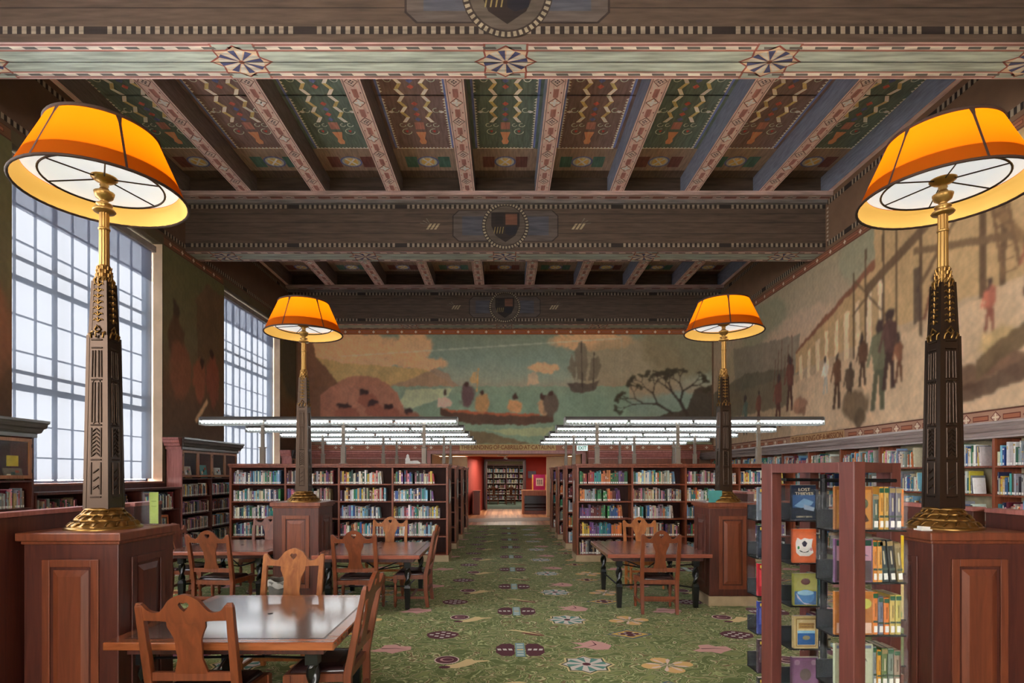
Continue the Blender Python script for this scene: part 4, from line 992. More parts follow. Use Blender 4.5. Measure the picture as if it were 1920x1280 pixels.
# ------------------------------------------------------------ books: candidates are gathered first
PAL = {
 'red': (168, 40, 44), 'dark red': (112, 30, 38), 'orange': (222, 112, 44), 'yellow': (224, 190, 52), 'green': (44, 128, 72), 'dark green': (30, 72, 54),
 'teal': (40, 140, 146), 'light blue': (112, 172, 204), 'blue': (44, 88, 158), 'dark blue': (30, 44, 88), 'purple': (104, 62, 128), 'pink': (206, 120, 142),
 'white': (222, 222, 214), 'cream': (214, 200, 162), 'grey': (140, 144, 148), 'black': (34, 34, 38), 'brown': (108, 66, 44), 'tan': (184, 152, 110)}
MIX = ['red', 'dark red', 'orange', 'yellow', 'green', 'dark green', 'teal', 'light blue', 'blue', 'dark blue', 'purple', 'pink', 'white', 'white', 'white', 'cream', 'cream', 'grey', 'grey', 'black', 'brown', 'tan']
COOL = ['white', 'light blue', 'light blue', 'blue', 'teal', 'grey', 'dark blue', 'white', 'green', 'white', 'purple', 'cream']
BRIGHT = ['red', 'orange', 'yellow', 'green', 'purple', 'blue', 'teal', 'dark red', 'orange', 'green', 'purple', 'grey']
DULL = ['brown', 'black', 'tan', 'cream', 'grey', 'dark red', 'dark green', 'grey', 'pink', 'tan', 'white', 'purple']
PALE = ['white', 'white', 'white', 'white', 'cream', 'grey', 'light blue', 'light blue', 'teal', 'cream', 'grey', 'pink', 'light blue', 'green', 'yellow', 'blue', 'white', 'orange']
BOOKS = []
ORD = ['first', 'second', 'third', 'fourth', 'fifth', 'sixth', 'seventh', 'eighth', 'ninth', 'tenth', 'eleventh', 'twelfth', 'thirteenth', 'fourteenth', 'fifteenth', 'sixteenth', 'seventeenth',
       'eighteenth', 'nineteenth', 'twentieth']
ORD += ['twenty-' + o for o in ORD[:9]] + ['thirtieth'] + ['thirty-' + o for o in ORD[:9]] + ['fortieth'] + ['forty-' + o for o in ORD[:9]] + ['fiftieth'] + ['fifty-' + o for o in ORD[:9]]
def book_mesh(mb, Mx, b):
    """one book: local x = thickness, y = depth (spine at y 0 facing -y), z up"""
    t, h, d, col = b['t'], b['h'], b['d'], b['col']
    q = MB(); ct = .003
    dk = tuple(v * .8 for v in col[:3]) + (1,)
    q.add([(0, 0.004, 0), (t * .25, 0, 0), (t * .75, 0, 0), (t, .004, 0), (t, d, 0), (0, d, 0), (0, 0.004, h), (t * .25, 0, h), (t * .75, 0, h), (t, .004, h), (t, d, h), (0, d, h)],
          [(0, 1, 7, 6), (1, 2, 8, 7), (2, 3, 9, 8), (3, 4, 10, 9), (5, 0, 6, 11), (0, 5, 4, 3, 2, 1), (4, 5, 11, 10)], col)
    q.add([(0, 0.004, h), (t * .25, 0, h), (t * .75, 0, h), (t, .004, h), (t, d, h), (0, d, h)], [(0, 1, 2, 3, 4, 5)], dk)
    q.add([(ct, .012, h + .0006), (t - ct, .012, h + .0006), (t - ct, d - .004, h + .0006), (ct, d - .004, h + .0006)], [(0, 1, 2, 3)], c(226, 218, 196))
    if b.get('label', True): q.add([(t * .14, -.0012, .012), (t * .86, -.0012, .012), (t * .86, -.0012, .047), (t * .14, -.0012, .047)], [(0, 1, 2, 3)], c(236, 236, 230))
    for z0, z1, cc, m_ in b.get('bands', ()): q.add([(t * m_, -.0010, h * z0), (t * (1 - m_), -.0010, h * z0), (t * (1 - m_), -.0010, h * z1), (t * m_, -.0010, h * z1)], [(0, 1, 2, 3)], cc)
    return mb.merge(q, Mx)
def fill(origin, ux, length, h_max, where, group, pal=MIX, full=.9, tmin=.022, tmax=.048, depth=.19, hmin=.62, hmax=.86, run=0):
    """books standing on a shelf: origin = left front corner seen from the front; ux = unit vector to the right; books face -uy"""
    ux = Vector(ux).normalized(); uy = Vector((-ux.y, ux.x, 0)); x = .004; n = 0; o = Vector(origin); lean = 0
    last = None; cnt = 0
    while True:
        t = R.uniform(tmin, tmax); 
        if x + t > length * full: break
        if cnt <= 0 or run == 0: last = R.choice(pal); cnt = R.randint(2, 6) if run else 0
        cnt -= 1
        h = h_max * R.uniform(hmin, hmax)
        rgb = PAL[last]; j = R.uniform(.8, 1.2); g_ = sum(rgb) / 3; col = c(*[max(0, min(255, (v * .8 + g_ * .2) * j + R.uniform(-10, 10))) for v in rgb])
        bands = []
        if R.random() < .7:
            z = R.uniform(.35, .75); cc = R.choice([c(236, 232, 220), c(30, 30, 34), c(206, 170, 90), c(90, 120, 160), c(180, 60, 50)])
            bands.append((z, z + R.uniform(.06, .3), cc, .3))
            if R.random() < .4: bands.append((.86, .93, cc, 0.02))
        last_one = x + t + .05 > length * full
        lean = .10 if last_one and full < .85 else 0
        n += 1; x += h * math.sin(lean) * .8
        Mx = Matrix.Translation(o + ux * x + uy * R.uniform(0, .012)) @ Matrix(((ux.x, uy.x, 0, 0), (ux.y, uy.y, 0, 0), (0, 0, 1, 0), (0, 0, 0, 1))) @ Matrix.Rotation(-lean, 4, 'Y')
        BOOKS.append(dict(M=Mx, t=t, h=h, d=depth * R.uniform(.85, 1), col=col, bands=bands, colour=last, n=n, where=where, group=group))
        x += t + .0012 + (R.uniform(.0, .01) if R.random() < .1 else 0)
        if R.random() < .012: x += R.uniform(.02, .06)

SHN = ['top', 'second', 'third', 'fourth', 'lowest']
# ------------------------------------------------------------ the free-standing double-sided bookcases
SH, SD = 2.13, .76
def stack(x0, x1, y, label, side, idx):
    t = thing('bookcase', label, 'bookcase', ((x0 + x1) / 2, y + SD / 2, 0), 0, 'free-standing double-sided bookcases')
    cx, cy = (x0 + x1) / 2, y + SD / 2; hx = (x1 - x0) / 2; hy = SD / 2
    MB().box(-hx - .02, -hy - .02, 0, hx + .02, hy + .02, .14, c(186, 166, 132)).build('plinth', 'stone', t, bevel=.005)
    m = MB(); m.box(-hx - .03, -hy - .03, SH - .045, hx + .03, hy + .03, SH).box(-hx - .012, -hy - .012, SH - .085, hx + .012, hy + .012, SH - .045); m.build('top', 'wood_case', t, bevel=.006)
    for s in (-1, 1):
        m = MB(); m.box(s * hx - (.04 if s > 0 else 0), -hy, .14, s * hx + (.04 if s < 0 else 0), hy, SH - .085)
        m.box(s * hx - .006, -hy - .004, .14, s * hx + .006, -hy + .09, SH - .085).box(s * hx - .006, hy - .09, .14, s * hx + .006, hy + .004, SH - .085)
        e = m.build('end_panel', 'wood_case', t, bevel=.003)
        # slotted sign holder on the aisle end
        if (side == 'left') == (s > 0):
            MB().box(s * hx - .012, -.07, 1.25, s * hx + s * .02, .07, 1.80).build('sign_holder', 'steel', e)
            MB().box(s * hx + s * .02, -.055, 1.3, s * hx + s * .024, .055, 1.76, c(222, 222, 214)).build('shelf_sign', 'paint', e)
    MB().box(-hx + .04, -.015, .14, hx - .04, .015, SH - .085).build('back_board', 'wood_lining', t)
    bays = 4; bw = (x1 - x0 - .08) / bays
    for k in range(1, bays):
        MB().box(-hx + .04 + k * bw - .02, -hy + .005, .14, -hx + .04 + k * bw + .02, hy - .005, SH - .085).build('divider', 'wood_case', t, bevel=.002)
    zs = [.16, .555, .94, 1.315, 1.69]
    for z in zs:
        MB().box(-hx + .04, -hy + .012, z - .026, hx - .04, hy - .012, z).build('shelf', 'wood_case', t, bevel=.002)
    bn = ['leftmost bay', 'second bay', 'third bay', 'rightmost bay']
    pals = [[COOL, MIX, MIX, PALE], [MIX, BRIGHT, DULL, MIX], [DULL, MIX, MIX, BRIGHT]]
    for k in range(bays):
        for j, z in enumerate(zs):
            if side == 'left': pal = COOL if k == 0 else (DULL if k == 1 else R.choice([MIX, MIX, COOL]))
            else: pal = BRIGHT if (k == 0 and j > 0) else R.choice([MIX, PALE, DULL])
            run = 1 if pal is BRIGHT else 0
            sh = zs[j + 1] - z - .03 if j < 4 else SH - .085 - z
            full = R.uniform(.78, .97)
            fill((x0 + .04 + k * bw + .022, y + .03, z), (1, 0, 0), bw - .044, min(sh, .36), '%s shelf, %s' % (SHN[4 - j], bn[k]) + ', %s %s bookcase' % (side, ('front', 'second', 'third', 'rear')[idx]), 'books on the %s %s bookcase' % (side, ('front', 'second', 'third', 'rear')[idx]), pal, full, depth=.2, run=run)
    return t
YS = [12.42 + 2.13 * k for k in range(4)]
ORDN = ['front', 'second', 'third', 'rear']
for k, y in enumerate(YS):
    stack(-5.96, -1.21, y, ['long bookcase left of the aisle, the nearest of its row', 'second bookcase behind the nearest one left of the aisle', 'third bookcase in the row left of the aisle', 'bookcase left of the aisle farthest from the camera'][k], 'left', k)
    stack(1.60, 6.35, y, ['long bookcase right of the aisle, the nearest of its row', 'second bookcase behind the nearest one right of the aisle', 'third bookcase in the row right of the aisle', 'bookcase right of the aisle farthest from the camera'][k], 'right', k)

# ------------------------------------------------------------ light rows over the bookcases
def light_row(x0, x1, y, label, posts):
    t = thing('strip_light', label, 'light', ((x0 + x1) / 2, y, 3.0 if not posts else SH), 0, 'fluorescent light rows over the bookcases')
    zb = 3.0 - t.location.z; cx = (x0 + x1) / 2; h = (x1 - x0) / 2
    m = MB(); m.loft([[(-h, a, zb + b) for a, b in ((-.15, .10), (-.15, .135), (-.11, .185), (.11, .185), (.15, .135), (.15, .10))], [(h, a, zb + b) for a, b in ((-.15, .10), (-.15, .135), (-.11, .185), (.11, .185), (.15, .135), (.15, .10))]])
    m.build('housing', 'steel', t)
    m = MB(); n = 4; w = 2 * h / n
    for k in range(n):
        m.tube([(-h + k * w + .05, 0, zb + .085), (-h + (k + 1) * w - .05, 0, zb + .085)], .02, 8); m.tube([(-h + k * w + .05, -.09, zb + .085), (-h + (k + 1) * w - .05, -.09, zb + .085)], .018, 8)
    m.build('tube', 'bulb', t)
    m = MB(); k = -h + .02
    while k < h: m.box(k, -.135, zb, k + .016, .135, zb + .06); k += .078
    m.box(-h, -.142, zb, h, -.137, zb + .02).box(-h, .137, zb, h, .142, zb + .02); m.build('louver', 'louver', t)
    for s in (-1, 1): MB().box(s * h - .006, -.152, zb - .005, s * h + .006, .152, zb + .17).build('end_cap', 'louver', t)
    for px in posts:
        m = MB(); x = px - cx; K = c(138, 126, 112)
        top = 3.0 - SH + .11
        m.box(x - .05, -.05, 0, x + .05, .05, .38, K).box(x - .034, -.034, .38, x + .034, .034, top, K)
        for z, r in ((0, .075), (.36, .068), (.68, .055)): m.box(x - r, -r, z, x + r, r, z + .022, K)
        m.build('post', 'post', t, bevel=.004)
    return t
PXL, PXR = (-5.4, -3.59, -1.78), (2.1, 3.91, 5.72)
for k in range(5):
    y = 12.80 + 2.13 * k; hasp = k in (0, 2, 3)
    nm = ['front', 'second', 'third', 'fourth', 'rearmost'][k]
    light_row((-6.75, -6.68, -6.63, -6.6, -6.58)[k], -1.02, y, '%s of the glowing strip lights above the left bookcases' % nm, PXL if hasp else ())
    light_row(1.37, (7.12, 7.07, 6.95, 6.89, 6.8)[k], y, '%s of the glowing strip lights above the right bookcases' % nm, PXR if hasp else ())
for s, xs in (('left', (-5.2, -2.6)), ('right', (2.7, 5.2))):     # conduits tying the rows together and to the back wall
    for j, x in enumerate(xs):
        tag(MB().box(x - .012, 12.7, 3.166, x + .012, YB, 3.186).build('cable_conduit', 'steel'), 'thin grey conduit across the %s strip lights, %s of its pair' % (s, 'nearer the windows' if j == 0 and s == 'left' else ('nearer the aisle' if (j == 1) == (s == 'left') else 'nearer the right wall')), 'conduit', 'conduits tying the strip lights')

# ------------------------------------------------------------ tall cabinets with glass doors, left wall
FX = -7.70
def cabinet(y0, y1, label, key, visible_books=True):
    cy = (y0 + y1) / 2; h = (y1 - y0) / 2; t = thing('tall_cabinet', label, 'cabinet', (XL + .2, cy, 0), 0, 'tall cabinets between the windows')
    bx, fx = XL - t.location.x + .016, FX - t.location.x
    m = MB(); m.box(bx, -h, .1, bx + .02, h, 2.5).build('back_board', 'wood_lining', t)
    for s in (-1, 1): MB().box(bx, s * h - (.04 if s > 0 else 0), .1, fx, s * h + (.04 if s < 0 else 0), 2.5).build('side_panel', 'wood_pink' if s < 0 else 'wood', t, bevel=.003)
    MB().box(bx, -.022, .1, fx - .005, .022, 2.5).build('divider', 'wood', t, bevel=.002)
    MB().box(bx, -h, 0, fx + .02, h, .1).build('plinth', 'wood_dark', t)
    zs = [.12, .52, .93, 1.36]
    for z in zs + [1.80]: MB().box(bx + .02, -h + .04, z - .026, fx - .006, h - .04, z).build('shelf', 'wood', t, bevel=.002)
    prof = [(0, 2.5), (.03, 2.5), (.03, 2.56), (.07, 2.58), (.09, 2.64), (.12, 2.66), (.13, 2.72), (.15, 2.74), (.15, 2.78), (0, 2.78)]
    rings = []
    for yy, s in ((-h, -1), (h, 1)): rings.append([(fx + a, yy + s * (a if a else 0), z) for a, z in prof])
    m = MB(); m.loft(rings); m.build('cornice', 'wood_grey_sheen', t)
    for s in (-1, 1): MB().loft([[(bx, s * (h + a), z) for a, z in prof], [(fx, s * (h + a), z) for a, z in prof]]).build('cornice_return', 'wood_pink', t)
    dw = (2 * h - .08) / 4
    for k in range(4):
        a, b = -h + .04 + k * dw + .003, -h + .04 + (k + 1) * dw - .003; z0, z1, r = 1.83, 2.48, .055
        m = MB(); m.box(fx - .02, a, z0, fx + .005, a + r, z1).box(fx - .02, b - r, z0, fx + .005, b, z1).box(fx - .02, a + r, z0, fx + .005, b - r, z0 + r).box(fx - .02, a + r, z1 - r, fx + .005, b - r, z1)
        d = m.build('door', 'wood_door', t, bevel=.003)
        MB().poly([(fx - .01, a + r, z0 + r), (fx - .01, b - r, z0 + r), (fx - .01, b - r, z1 - r), (fx - .01, a + r, z1 - r)]).build('glass_pane', 'door_glass', d)
        kb = MB(); kb.lathe([(.006, 0), (.012, .006), (.010, .014), (0, .016)], 10); ko = kb.build('knob', 'brass', d)
        ko.location = (fx + .005, a + r * .5 if k % 2 else b - r * .5, 2.12); ko.rotation_euler = (0, PI / 2, 0)
        for zz in (1.95, 2.36): MB().box(fx + .002, (b if k % 2 else a) - .008, zz - .03, fx + .009, (b if k % 2 else a) + .008, zz + .03).build('hinge', 'iron', d)
    if visible_books:
        for bay in (0, 1):
            ya = cy - h + .045 if bay == 0 else cy + .025
            for j, z in enumerate(zs):
                fill((FX - .03, ya, z), (0, 1, 0), h - .075, .37, '%s shelf, %s half, %s' % (['lowest', 'third', 'second', 'upper'][j], 'near' if bay == 0 else 'far', key), 'books in the %s' % key, DULL if R.random() < .75 else MIX, R.uniform(.8, .95), tmin=.02, tmax=.042)
    return t
cabinet(6.5, 9.36, 'tall cabinet with cornice painted with grey sheen at the left edge, partly out of frame', 'left edge cabinet')
cabinet(13.66, 16.50, 'tall glass-doored cabinet between the two windows', 'cabinet between windows')
cabinet(20.75, 22.25, 'tall cabinet in the far left corner beyond the second window', 'corner cabinet', False)
# things behind the glass doors
ci = 0
for (y, w, h_, col, lab, cat) in ((14.0, .30, .30, c(170, 140, 80), 'ochre picture book propped behind the first glass door of the middle cabinet', 'book'), (14.75, .30, .34, c(90, 180, 180), 'turquoise picture book behind the second glass door of the middle cabinet', 'book'),
                         (15.45, .34, .28, c(200, 200, 190), 'pale landscape book behind the third glass door of the middle cabinet', 'book'), (8.95, .34, .20, c(120, 110, 90), 'grey-green picture book behind the glass of the left edge cabinet', 'book')):
    m = MB(); m.loft([[(FX - .12, y, 1.806), (FX - .10, y, 1.806), (FX - .10, y + w, 1.806), (FX - .12, y + w, 1.806)], [(FX - .17, y, 1.8 + h_), (FX - .15, y, 1.8 + h_), (FX - .15, y + w, 1.8 + h_), (FX - .17, y + w, 1.8 + h_)]], col)
    for k in range(3): a = y + w * (.1 + .25 * k); zz = .3 + .15 * k; m.poly([(FX - .099 - .05 * zz + .002, a, 1.806 + h_ * zz), (FX - .099 - .05 * zz + .002, a + w * .22, 1.806 + h_ * zz), (FX - .099 - .05 * (zz + .2) + .002, a + w * .22, 1.806 + h_ * (zz + .2)), (FX - .099 - .05 * (zz + .2) + .002, a, 1.806 + h_ * (zz + .2))], [c(230, 220, 180), c(60, 90, 80), c(170, 90, 60)][k])
    tag(m.build('propped_book', 'cover'), lab, cat, 'picture books behind the glass doors')
m = MB().box(FX - .14, 9.0, 2.03, FX - .12, 9.2, 2.2, c(232, 210, 40)); tag(m.build('notice_card', 'paint'), 'small yellow card behind the glass of the left edge cabinet', 'card')

def low_case(y0, y1, label, key):
    cy = (y0 + y1) / 2; h = (y1 - y0) / 2; t = thing('low_bookcase', label, 'bookcase', (XL + .2, cy, 0), 0, 'low bookcases under the windows'); bx, fx = XL - t.location.x + .005, FX - t.location.x
    MB().box(bx, -h, 1.55, fx + .03, h, 1.60).build('top', 'wood', t, bevel=.005)
    MB().box(bx, -h, 1.60, bx + .03, h, 1.695).build('back_ledge', 'wood', t, bevel=.003)
    MB().box(bx, -h, .1, bx + .02, h, 1.55).build('back_board', 'wood_lining', t); MB().box(bx, -h, 0, fx, h, .1).build('plinth', 'wood_dark', t)
    n = 3; w = 2 * h / n
    for k in range(n + 1): MB().box(bx, max(-h, -h + k * w - .02), .1, fx, min(h, -h + k * w + .02), 1.55).build('divider', 'wood', t, bevel=.002)
    for z in (.12, .60, 1.09): MB().box(bx + .02, -h + .02, z - .026, fx - .006, h - .02, z).build('shelf', 'wood', t, bevel=.002)
    for k in range(n):
        for j, z in enumerate((.12, .60, 1.09)):
            fill((FX - .03, cy - h + k * w + .03, z), (0, 1, 0), w - .06, .42, '%s shelf, %s third, %s' % (('lowest', 'middle', 'top')[j], ('near', 'middle', 'far')[k], key), 'books on the %s' % key, MIX if k else DULL, R.uniform(.6, .95), hmin=.6, hmax=.95)
low_case(9.40, 13.61, 'low bookcase under the nearer window', 'low bookcase under near window')
low_case(16.53, 20.70, 'low bookcase under the farther window', 'low bookcase under far window')

# ------------------------------------------------------------ wall shelving along the right wall
RX = 7.75
yd = [9.03 + 1.37 * k for k in range(-2, 10)]
t = thing('wall_bookcase', 'long built-in shelving with cornice painted with pale sheen along the right wall', 'bookcase', (XR - .2, 14.0, 0)); o0 = t.location
wx = XR - .006 - o0.x; fx = RX - o0.x
MB().box(wx - .02, yd[0] - 14, .1, wx, YB - .02 - 14, 2.47, c(196, 186, 152)).build('back_board', 'paint', t)
MB().box(fx + .02, yd[0] - 14, 0, wx, YB - .02 - 14, .1).build('plinth', 'wood_dark', t)
for y in yd: MB().box(fx, y - 14 - .025, .1, wx, y - 14 + .025, 2.47).build('divider', 'wood_case', t, bevel=.002)
for z in (.14, .68, 1.13, 1.58, 2.035): MB().box(fx + .008, yd[0] - 14, z - .03, wx, YB - .02 - 14, z).build('shelf', 'wood_case', t, bevel=.002)
prof = [(0, 2.47), (-.05, 2.47), (-.05, 2.50), (-.08, 2.505), (-.10, 2.56), (-.13, 2.58), (-.15, 2.63), (-.17, 2.64), (-.19, 2.68), (-.21, 2.685), (-.21, 2.72), (0.43, 2.72), (0.43, 2.47)]
m = MB(); m.loft([[(fx + a, yy - 14, z) for a, z in prof] for yy in (yd[0], YB - .02)]); m.build('cornice', 'wood_pale_sheen', t)
for k in range(len(yd) - 1):
    y1_ = yd[k + 1] - .03; L_ = 1.37 - .06
    for j, z in enumerate((.14, .68, 1.13, 1.58, 2.035)):
        if y1_ > YB: continue
        fill((RX + .03, y1_, z), (0, -1, 0), L_, .40, '%s shelf, right wall, %s bay from the camera' % (SHN[4 - j], ORD[k]), 'books on the right wall shelving', PALE if R.random() < .75 else MIX, R.uniform(.7, .97), tmin=.018, tmax=.05, hmin=.55, hmax=.95, depth=.24)
tag(MB().loft([[(RX + .06, 14.8, 2.04), (RX + .07, 14.8, 2.04), (RX + .07, 15.25, 2.04), (RX + .06, 15.25, 2.04)], [(RX + .18, 14.8, 2.33), (RX + .19, 14.8, 2.33), (RX + .19, 15.25, 2.33), (RX + .18, 15.25, 2.33)]], c(226, 222, 206)).build('propped_sheet', 'paint'), 'white sheet leaning on the top shelf of the right wall', 'paper')

# back wall cases beside the portal
for x0, x1, lab in ((-7.5, -3.1, 'built-in bookcase left of the portal in the back wall'), (3.25, 7.5, 'built-in bookcase right of the portal in the back wall')):
    t = thing('back_wall_bookcase', lab, 'bookcase', ((x0 + x1) / 2, YB - .22, 0), 0, 'bookcases on the back wall'); h = (x1 - x0) / 2
    MB().box(-h, .18, .1, h, .20, 2.5).build('back_board', 'wood_o', t); MB().box(-h, -.18, 0, h, .2, .1).build('plinth', 'wood_dark', t)
    for k in range(5): xx = -h + k * (2 * h - .04) / 4; MB().box(xx, -.2, .1, xx + .04, .18, 2.35).build('divider', 'wood_case', t)
    for z in (.14, .55, .96, 1.37, 1.78, 2.19): MB().box(-h, -.19, z - .026, h, .18, z).build('shelf', 'wood_case', t)
    MB().box(-h, -.21, 2.30, h, .18, 2.50).build('header', 'wood_o', t)
    m = MB(); pr = [(.2, 2.5), (-.22, 2.5), (-.22, 2.55), (-.26, 2.57), (-.28, 2.63), (-.31, 2.66), (-.33, 2.73), (-.35, 2.75), (-.35, 2.80), (.2, 2.80)]
    m.loft([[(xx, a, z) for a, z in pr] for xx in (h, -h)]); m.build('cornice', 'wood_pink', t)
    for k in range(4):
        for j, z in enumerate((.14, .55, .96, 1.37, 1.78)):
            fill((x0 + .05 + k * (2 * h - .04) / 4, YB - .39, z), (1, 0, 0), 2 * h / 4 - .06, .36, 'back wall shelf', 'books on the back wall', MIX, .92, tmin=.03, tmax=.06)

# ------------------------------------------------------------ book display frame and its carousel (right foreground)
C_, L_, R_ = Vector((1.82, 2.98)), Vector((1.69, 3.60)), Vector((2.24, 3.32)); B_ = L_ + R_ - C_
t = thing('display_stand', 'tall open wooden frame standing around the book spinner', 'display stand', (C_.x, C_.y, 0)); g = Vector((C_.x, C_.y))
ZT = 1.965
def rail(a, b, z0, z1, w, nm):
    a, b = a - g, b - g; d = (b - a).normalized(); n = Vector((-d.y, d.x)) * w / 2
    MB().loft([[(p.x, p.y, z) for p in (a - n, b - n, b + n, a + n)] for z in (z0, z1)]).build(nm, 'frame_wood', t, bevel=.004)
ang = math.atan2((L_ - C_).y, (L_ - C_).x)
for p in (C_, L_, R_, B_): MB().obox(p.x - g.x, p.y - g.y, .0, ZT, .05, .036, ang).build('post', 'frame_wood', t, bevel=.005)
for a, b in ((C_, L_), (C_, R_), (L_, B_), (R_, B_)):
    d = (b - a).normalized() * .05
    rail(a + d, b - d, ZT - .055, ZT - .001, .07, 'top_rail'); rail(a + d, b - d, .02, .10, .07, 'bottom_rail')

t = thing('book_spinner', 'black metal book spinner with clear pockets in the right foreground', 'book rack', (2.03, 3.62, 0)); sx, sy = 2.03, 3.62
m = MB(); m.lathe([(.26, 0), (.26, .03), (.06, .05), (.02, .06)], 24); m.build('base', 'iron', t)
MB().tube([(0, 0, .05), (0, 0, 1.9)], .02, 10).build('pole', 'iron', t)
COLS = [  # x0,x1,y(front),bottom tier z, pitch, tiers, name
    (1.79, 2.19, 3.10, 1.60, .285, 6, 'near right face'), (1.83, 2.09, 3.64, 1.61, .273, 6, 'left face'), (1.85, 1.95, 4.16, 1.57, .277, 6, 'far left corner'), (2.30, 2.44, 3.46, 1.585, .28, 6, 'far right corner')]
for x0, x1, y, z0, pitch, nt, nm in COLS:
    m = MB()
    for k in range(nt):
        z = z0 - k * pitch
        m.box(x0 - sx, y - sy, z - .012, x1 - sx, y - sy + .17, z - .004)
        m.box(x0 - sx, y - sy + .16, z - .004, x1 - sx, y - sy + .17, z + .10)
    m.build('wire_shelf', 'iron', t)
    m = MB()
    for k in range(nt):
        z = z0 - k * pitch
        m.poly([(x0 - sx, y - sy - .012, z - .01), (x1 - sx, y - sy - .012, z - .01), (x1 - sx, y - sy - .012, z + .20), (x0 - sx, y - sy - .012, z + .20)])
        for xx in (x0, x1): m.poly([(xx - sx, y - sy - .012, z - .01), (xx - sx, y - sy + .17, z - .01), (xx - sx, y - sy + .17, z + .20), (xx - sx, y - sy - .012, z + .20)])
    m.build('clear_pocket', 'acrylic', t)
m = MB()
for (xa, ya), (xb, yb) in (((1.80, 3.2), (2.2, 3.2)), ((1.84, 3.72), (2.1, 3.72)), ((1.80, 3.2), (2.03, 3.62)), ((2.2, 3.2), (2.03, 3.62)), ((1.9, 4.2), (2.03, 3.62)), ((2.40, 3.5), (2.03, 3.62))):
    m.tube([(xa - sx, ya - sy, 1.865), (xb - sx, yb - sy, 1.865)], .011, 6)
m.build('top_bar', 'iron', t)
def cover_book(x, y, z, w, h, thick, col, label, deco, name='display_book'):
    """a book shown face-out: deco = list of (u0,v0,u1,v1,col) rectangles or polygons on the cover"""
    m = MB(); m.box(0, 0, 0, w, thick, h, col); m.box(.003, .003, h - .001, w - .001, thick - .003, h + .001, c(228, 220, 200))
    for d in deco:
        if len(d) == 5: u0, v0, u1, v1, cc = d; m.poly([(u0 * w, -.0012 - .0004 * deco.index(d), v0 * h), (u1 * w, -.0012 - .0004 * deco.index(d), v0 * h), (u1 * w, -.0012 - .0004 * deco.index(d), v1 * h), (u0 * w, -.0012 - .0004 * deco.index(d), v1 * h)], cc)
        else: pts, cc = d; m.poly([(u * w, -.0012 - .0004 * deco.index(d), v * h) for u, v in pts], cc)
    o = m.build(name, 'cover'); o.location = (x, y, z); tag(o, label, 'book', 'books displayed in the spinner'); return o
def ell(cx, cy, rx, ry, n=14): return [(cx + rx * math.cos(2 * PI * k / n), cy + ry * math.sin(2 * PI * k / n)) for k in range(n)]
Mt = {k: mat_plain('lettering_' + k, v, .5) for k, v in (('cream', c(210, 196, 170)), ('grey', c(60, 66, 60)), ('brown', c(110, 70, 40)), ('white', c(235, 235, 235)))}
# left face, top to bottom (face-out book + spines at its right)
xL, yL = 1.83, 3.635; zz = [1.61 - .273 * k for k in range(6)]
b = cover_book(xL + .005, yL, zz[0], .155, .222, .02, c(30, 42, 62), 'dark blue book face-out with stormy cover, top of the left face', [(0.04, .35, .96, .72, c(52, 88, 136)), ([(.1, .4), (.5, .62), (.9, .52), (.8, .42), (.4, .34)], c(120, 160, 200)), ([(.5, .45), (.95, .35), (.9, .25), (.5, .3)], c(150, 170, 196))])
text('LOST\nTHIEVES', (.078, -.005, .18), (PI / 2, 0, 0), .026, Mt['cream'], 'title', b, .115)
text('OBERT SKYE', (.078, -.005, .02), (PI / 2, 0, 0), .014, Mt['cream'], 'author', b, .10)
b = cover_book(xL + .012, yL, zz[1], .15, .215, .02, c(222, 104, 56), 'orange book with a white jigsaw emblem on its cover', [(.05, .03, .95, .97, c(226, 112, 66)), ([(.15, .3), (.12, .6), (.2, .75), (.35, .68), (.5, .74), (.7, .7), (.85, .72), (.8, .5), (.88, .3), (.7, .2), (.3, .2)], c(234, 230, 226)), ([(.38, .58), (.5, .66), (.62, .58), (.55, .48), (.45, .48)], c(50, 50, 70)), ([(.25, .38), (.35, .32), (.65, .32), (.72, .4), (.66, .36), (.5, .3), (.34, .36)], c(30, 34, 44)), (ell(.24, .45, .05, .05), c(60, 140, 90)), (ell(.78, .4, .05, .05), c(220, 150, 160))])
b = cover_book(xL + .018, yL, zz[2], .15, .205, .025, c(150, 152, 70), 'green and blue picture-cover book with a big blue bowl', [(.04, .5, .96, .97, c(160, 158, 84)), (.04, .03, .96, .45, c(66, 104, 150)), (ell(.5, .28, .38, .22), c(80, 136, 196)), (ell(.5, .4, .36, .08), c(150, 196, 220)), (ell(.5, .75, .2, .1), c(96, 52, 50)), ([(.1, .4), (.4, .1), (.8, .04), (.45, .05), (.15, .25)], c(190, 186, 210))])
b = cover_book(xL + .02, yL, zz[3], .155, .205, .03, c(206, 184, 128), 'tan-bordered book with a fish in blue water on it', [(.08, .06, .92, .94, c(160, 132, 80)), (.12, .1, .88, .9, c(216, 196, 144)), (.14, .12, .86, .55, c(40, 96, 160)), (.14, .48, .86, .56, c(140, 190, 216)), (ell(.5, .34, .16, .07), c(140, 130, 100)), (.18, .62, .82, .8, c(196, 156, 84))])
text('CHASING\nHORACE', (.08, -.005, .148), (PI / 2, 0, 0), .018, Mt['brown'], 'title', b, .095)
b = cover_book(xL + .01, yL, zz[4], .165, .215, .03, c(126, 86, 120), 'mauve book with ornate corner scrolls, bottom of the left face', [(.05, .04, .95, .96, c(142, 100, 136)), (ell(.5, .5, .22, .18), c(112, 96, 92)), (ell(.18, .86, .11, .08), c(180, 140, 170)), (ell(.82, .86, .11, .08), c(180, 140, 170)), (ell(.18, .14, .11, .08), c(180, 140, 170)), (ell(.82, .14, .11, .08), c(180, 140, 170))])
cover_book(xL + .01, yL, zz[5], .16, .2, .03, c(60, 60, 90), 'dark book face-out in the lowest pocket of the left face', [(.1, .1, .9, .9, c(70, 90, 120))])
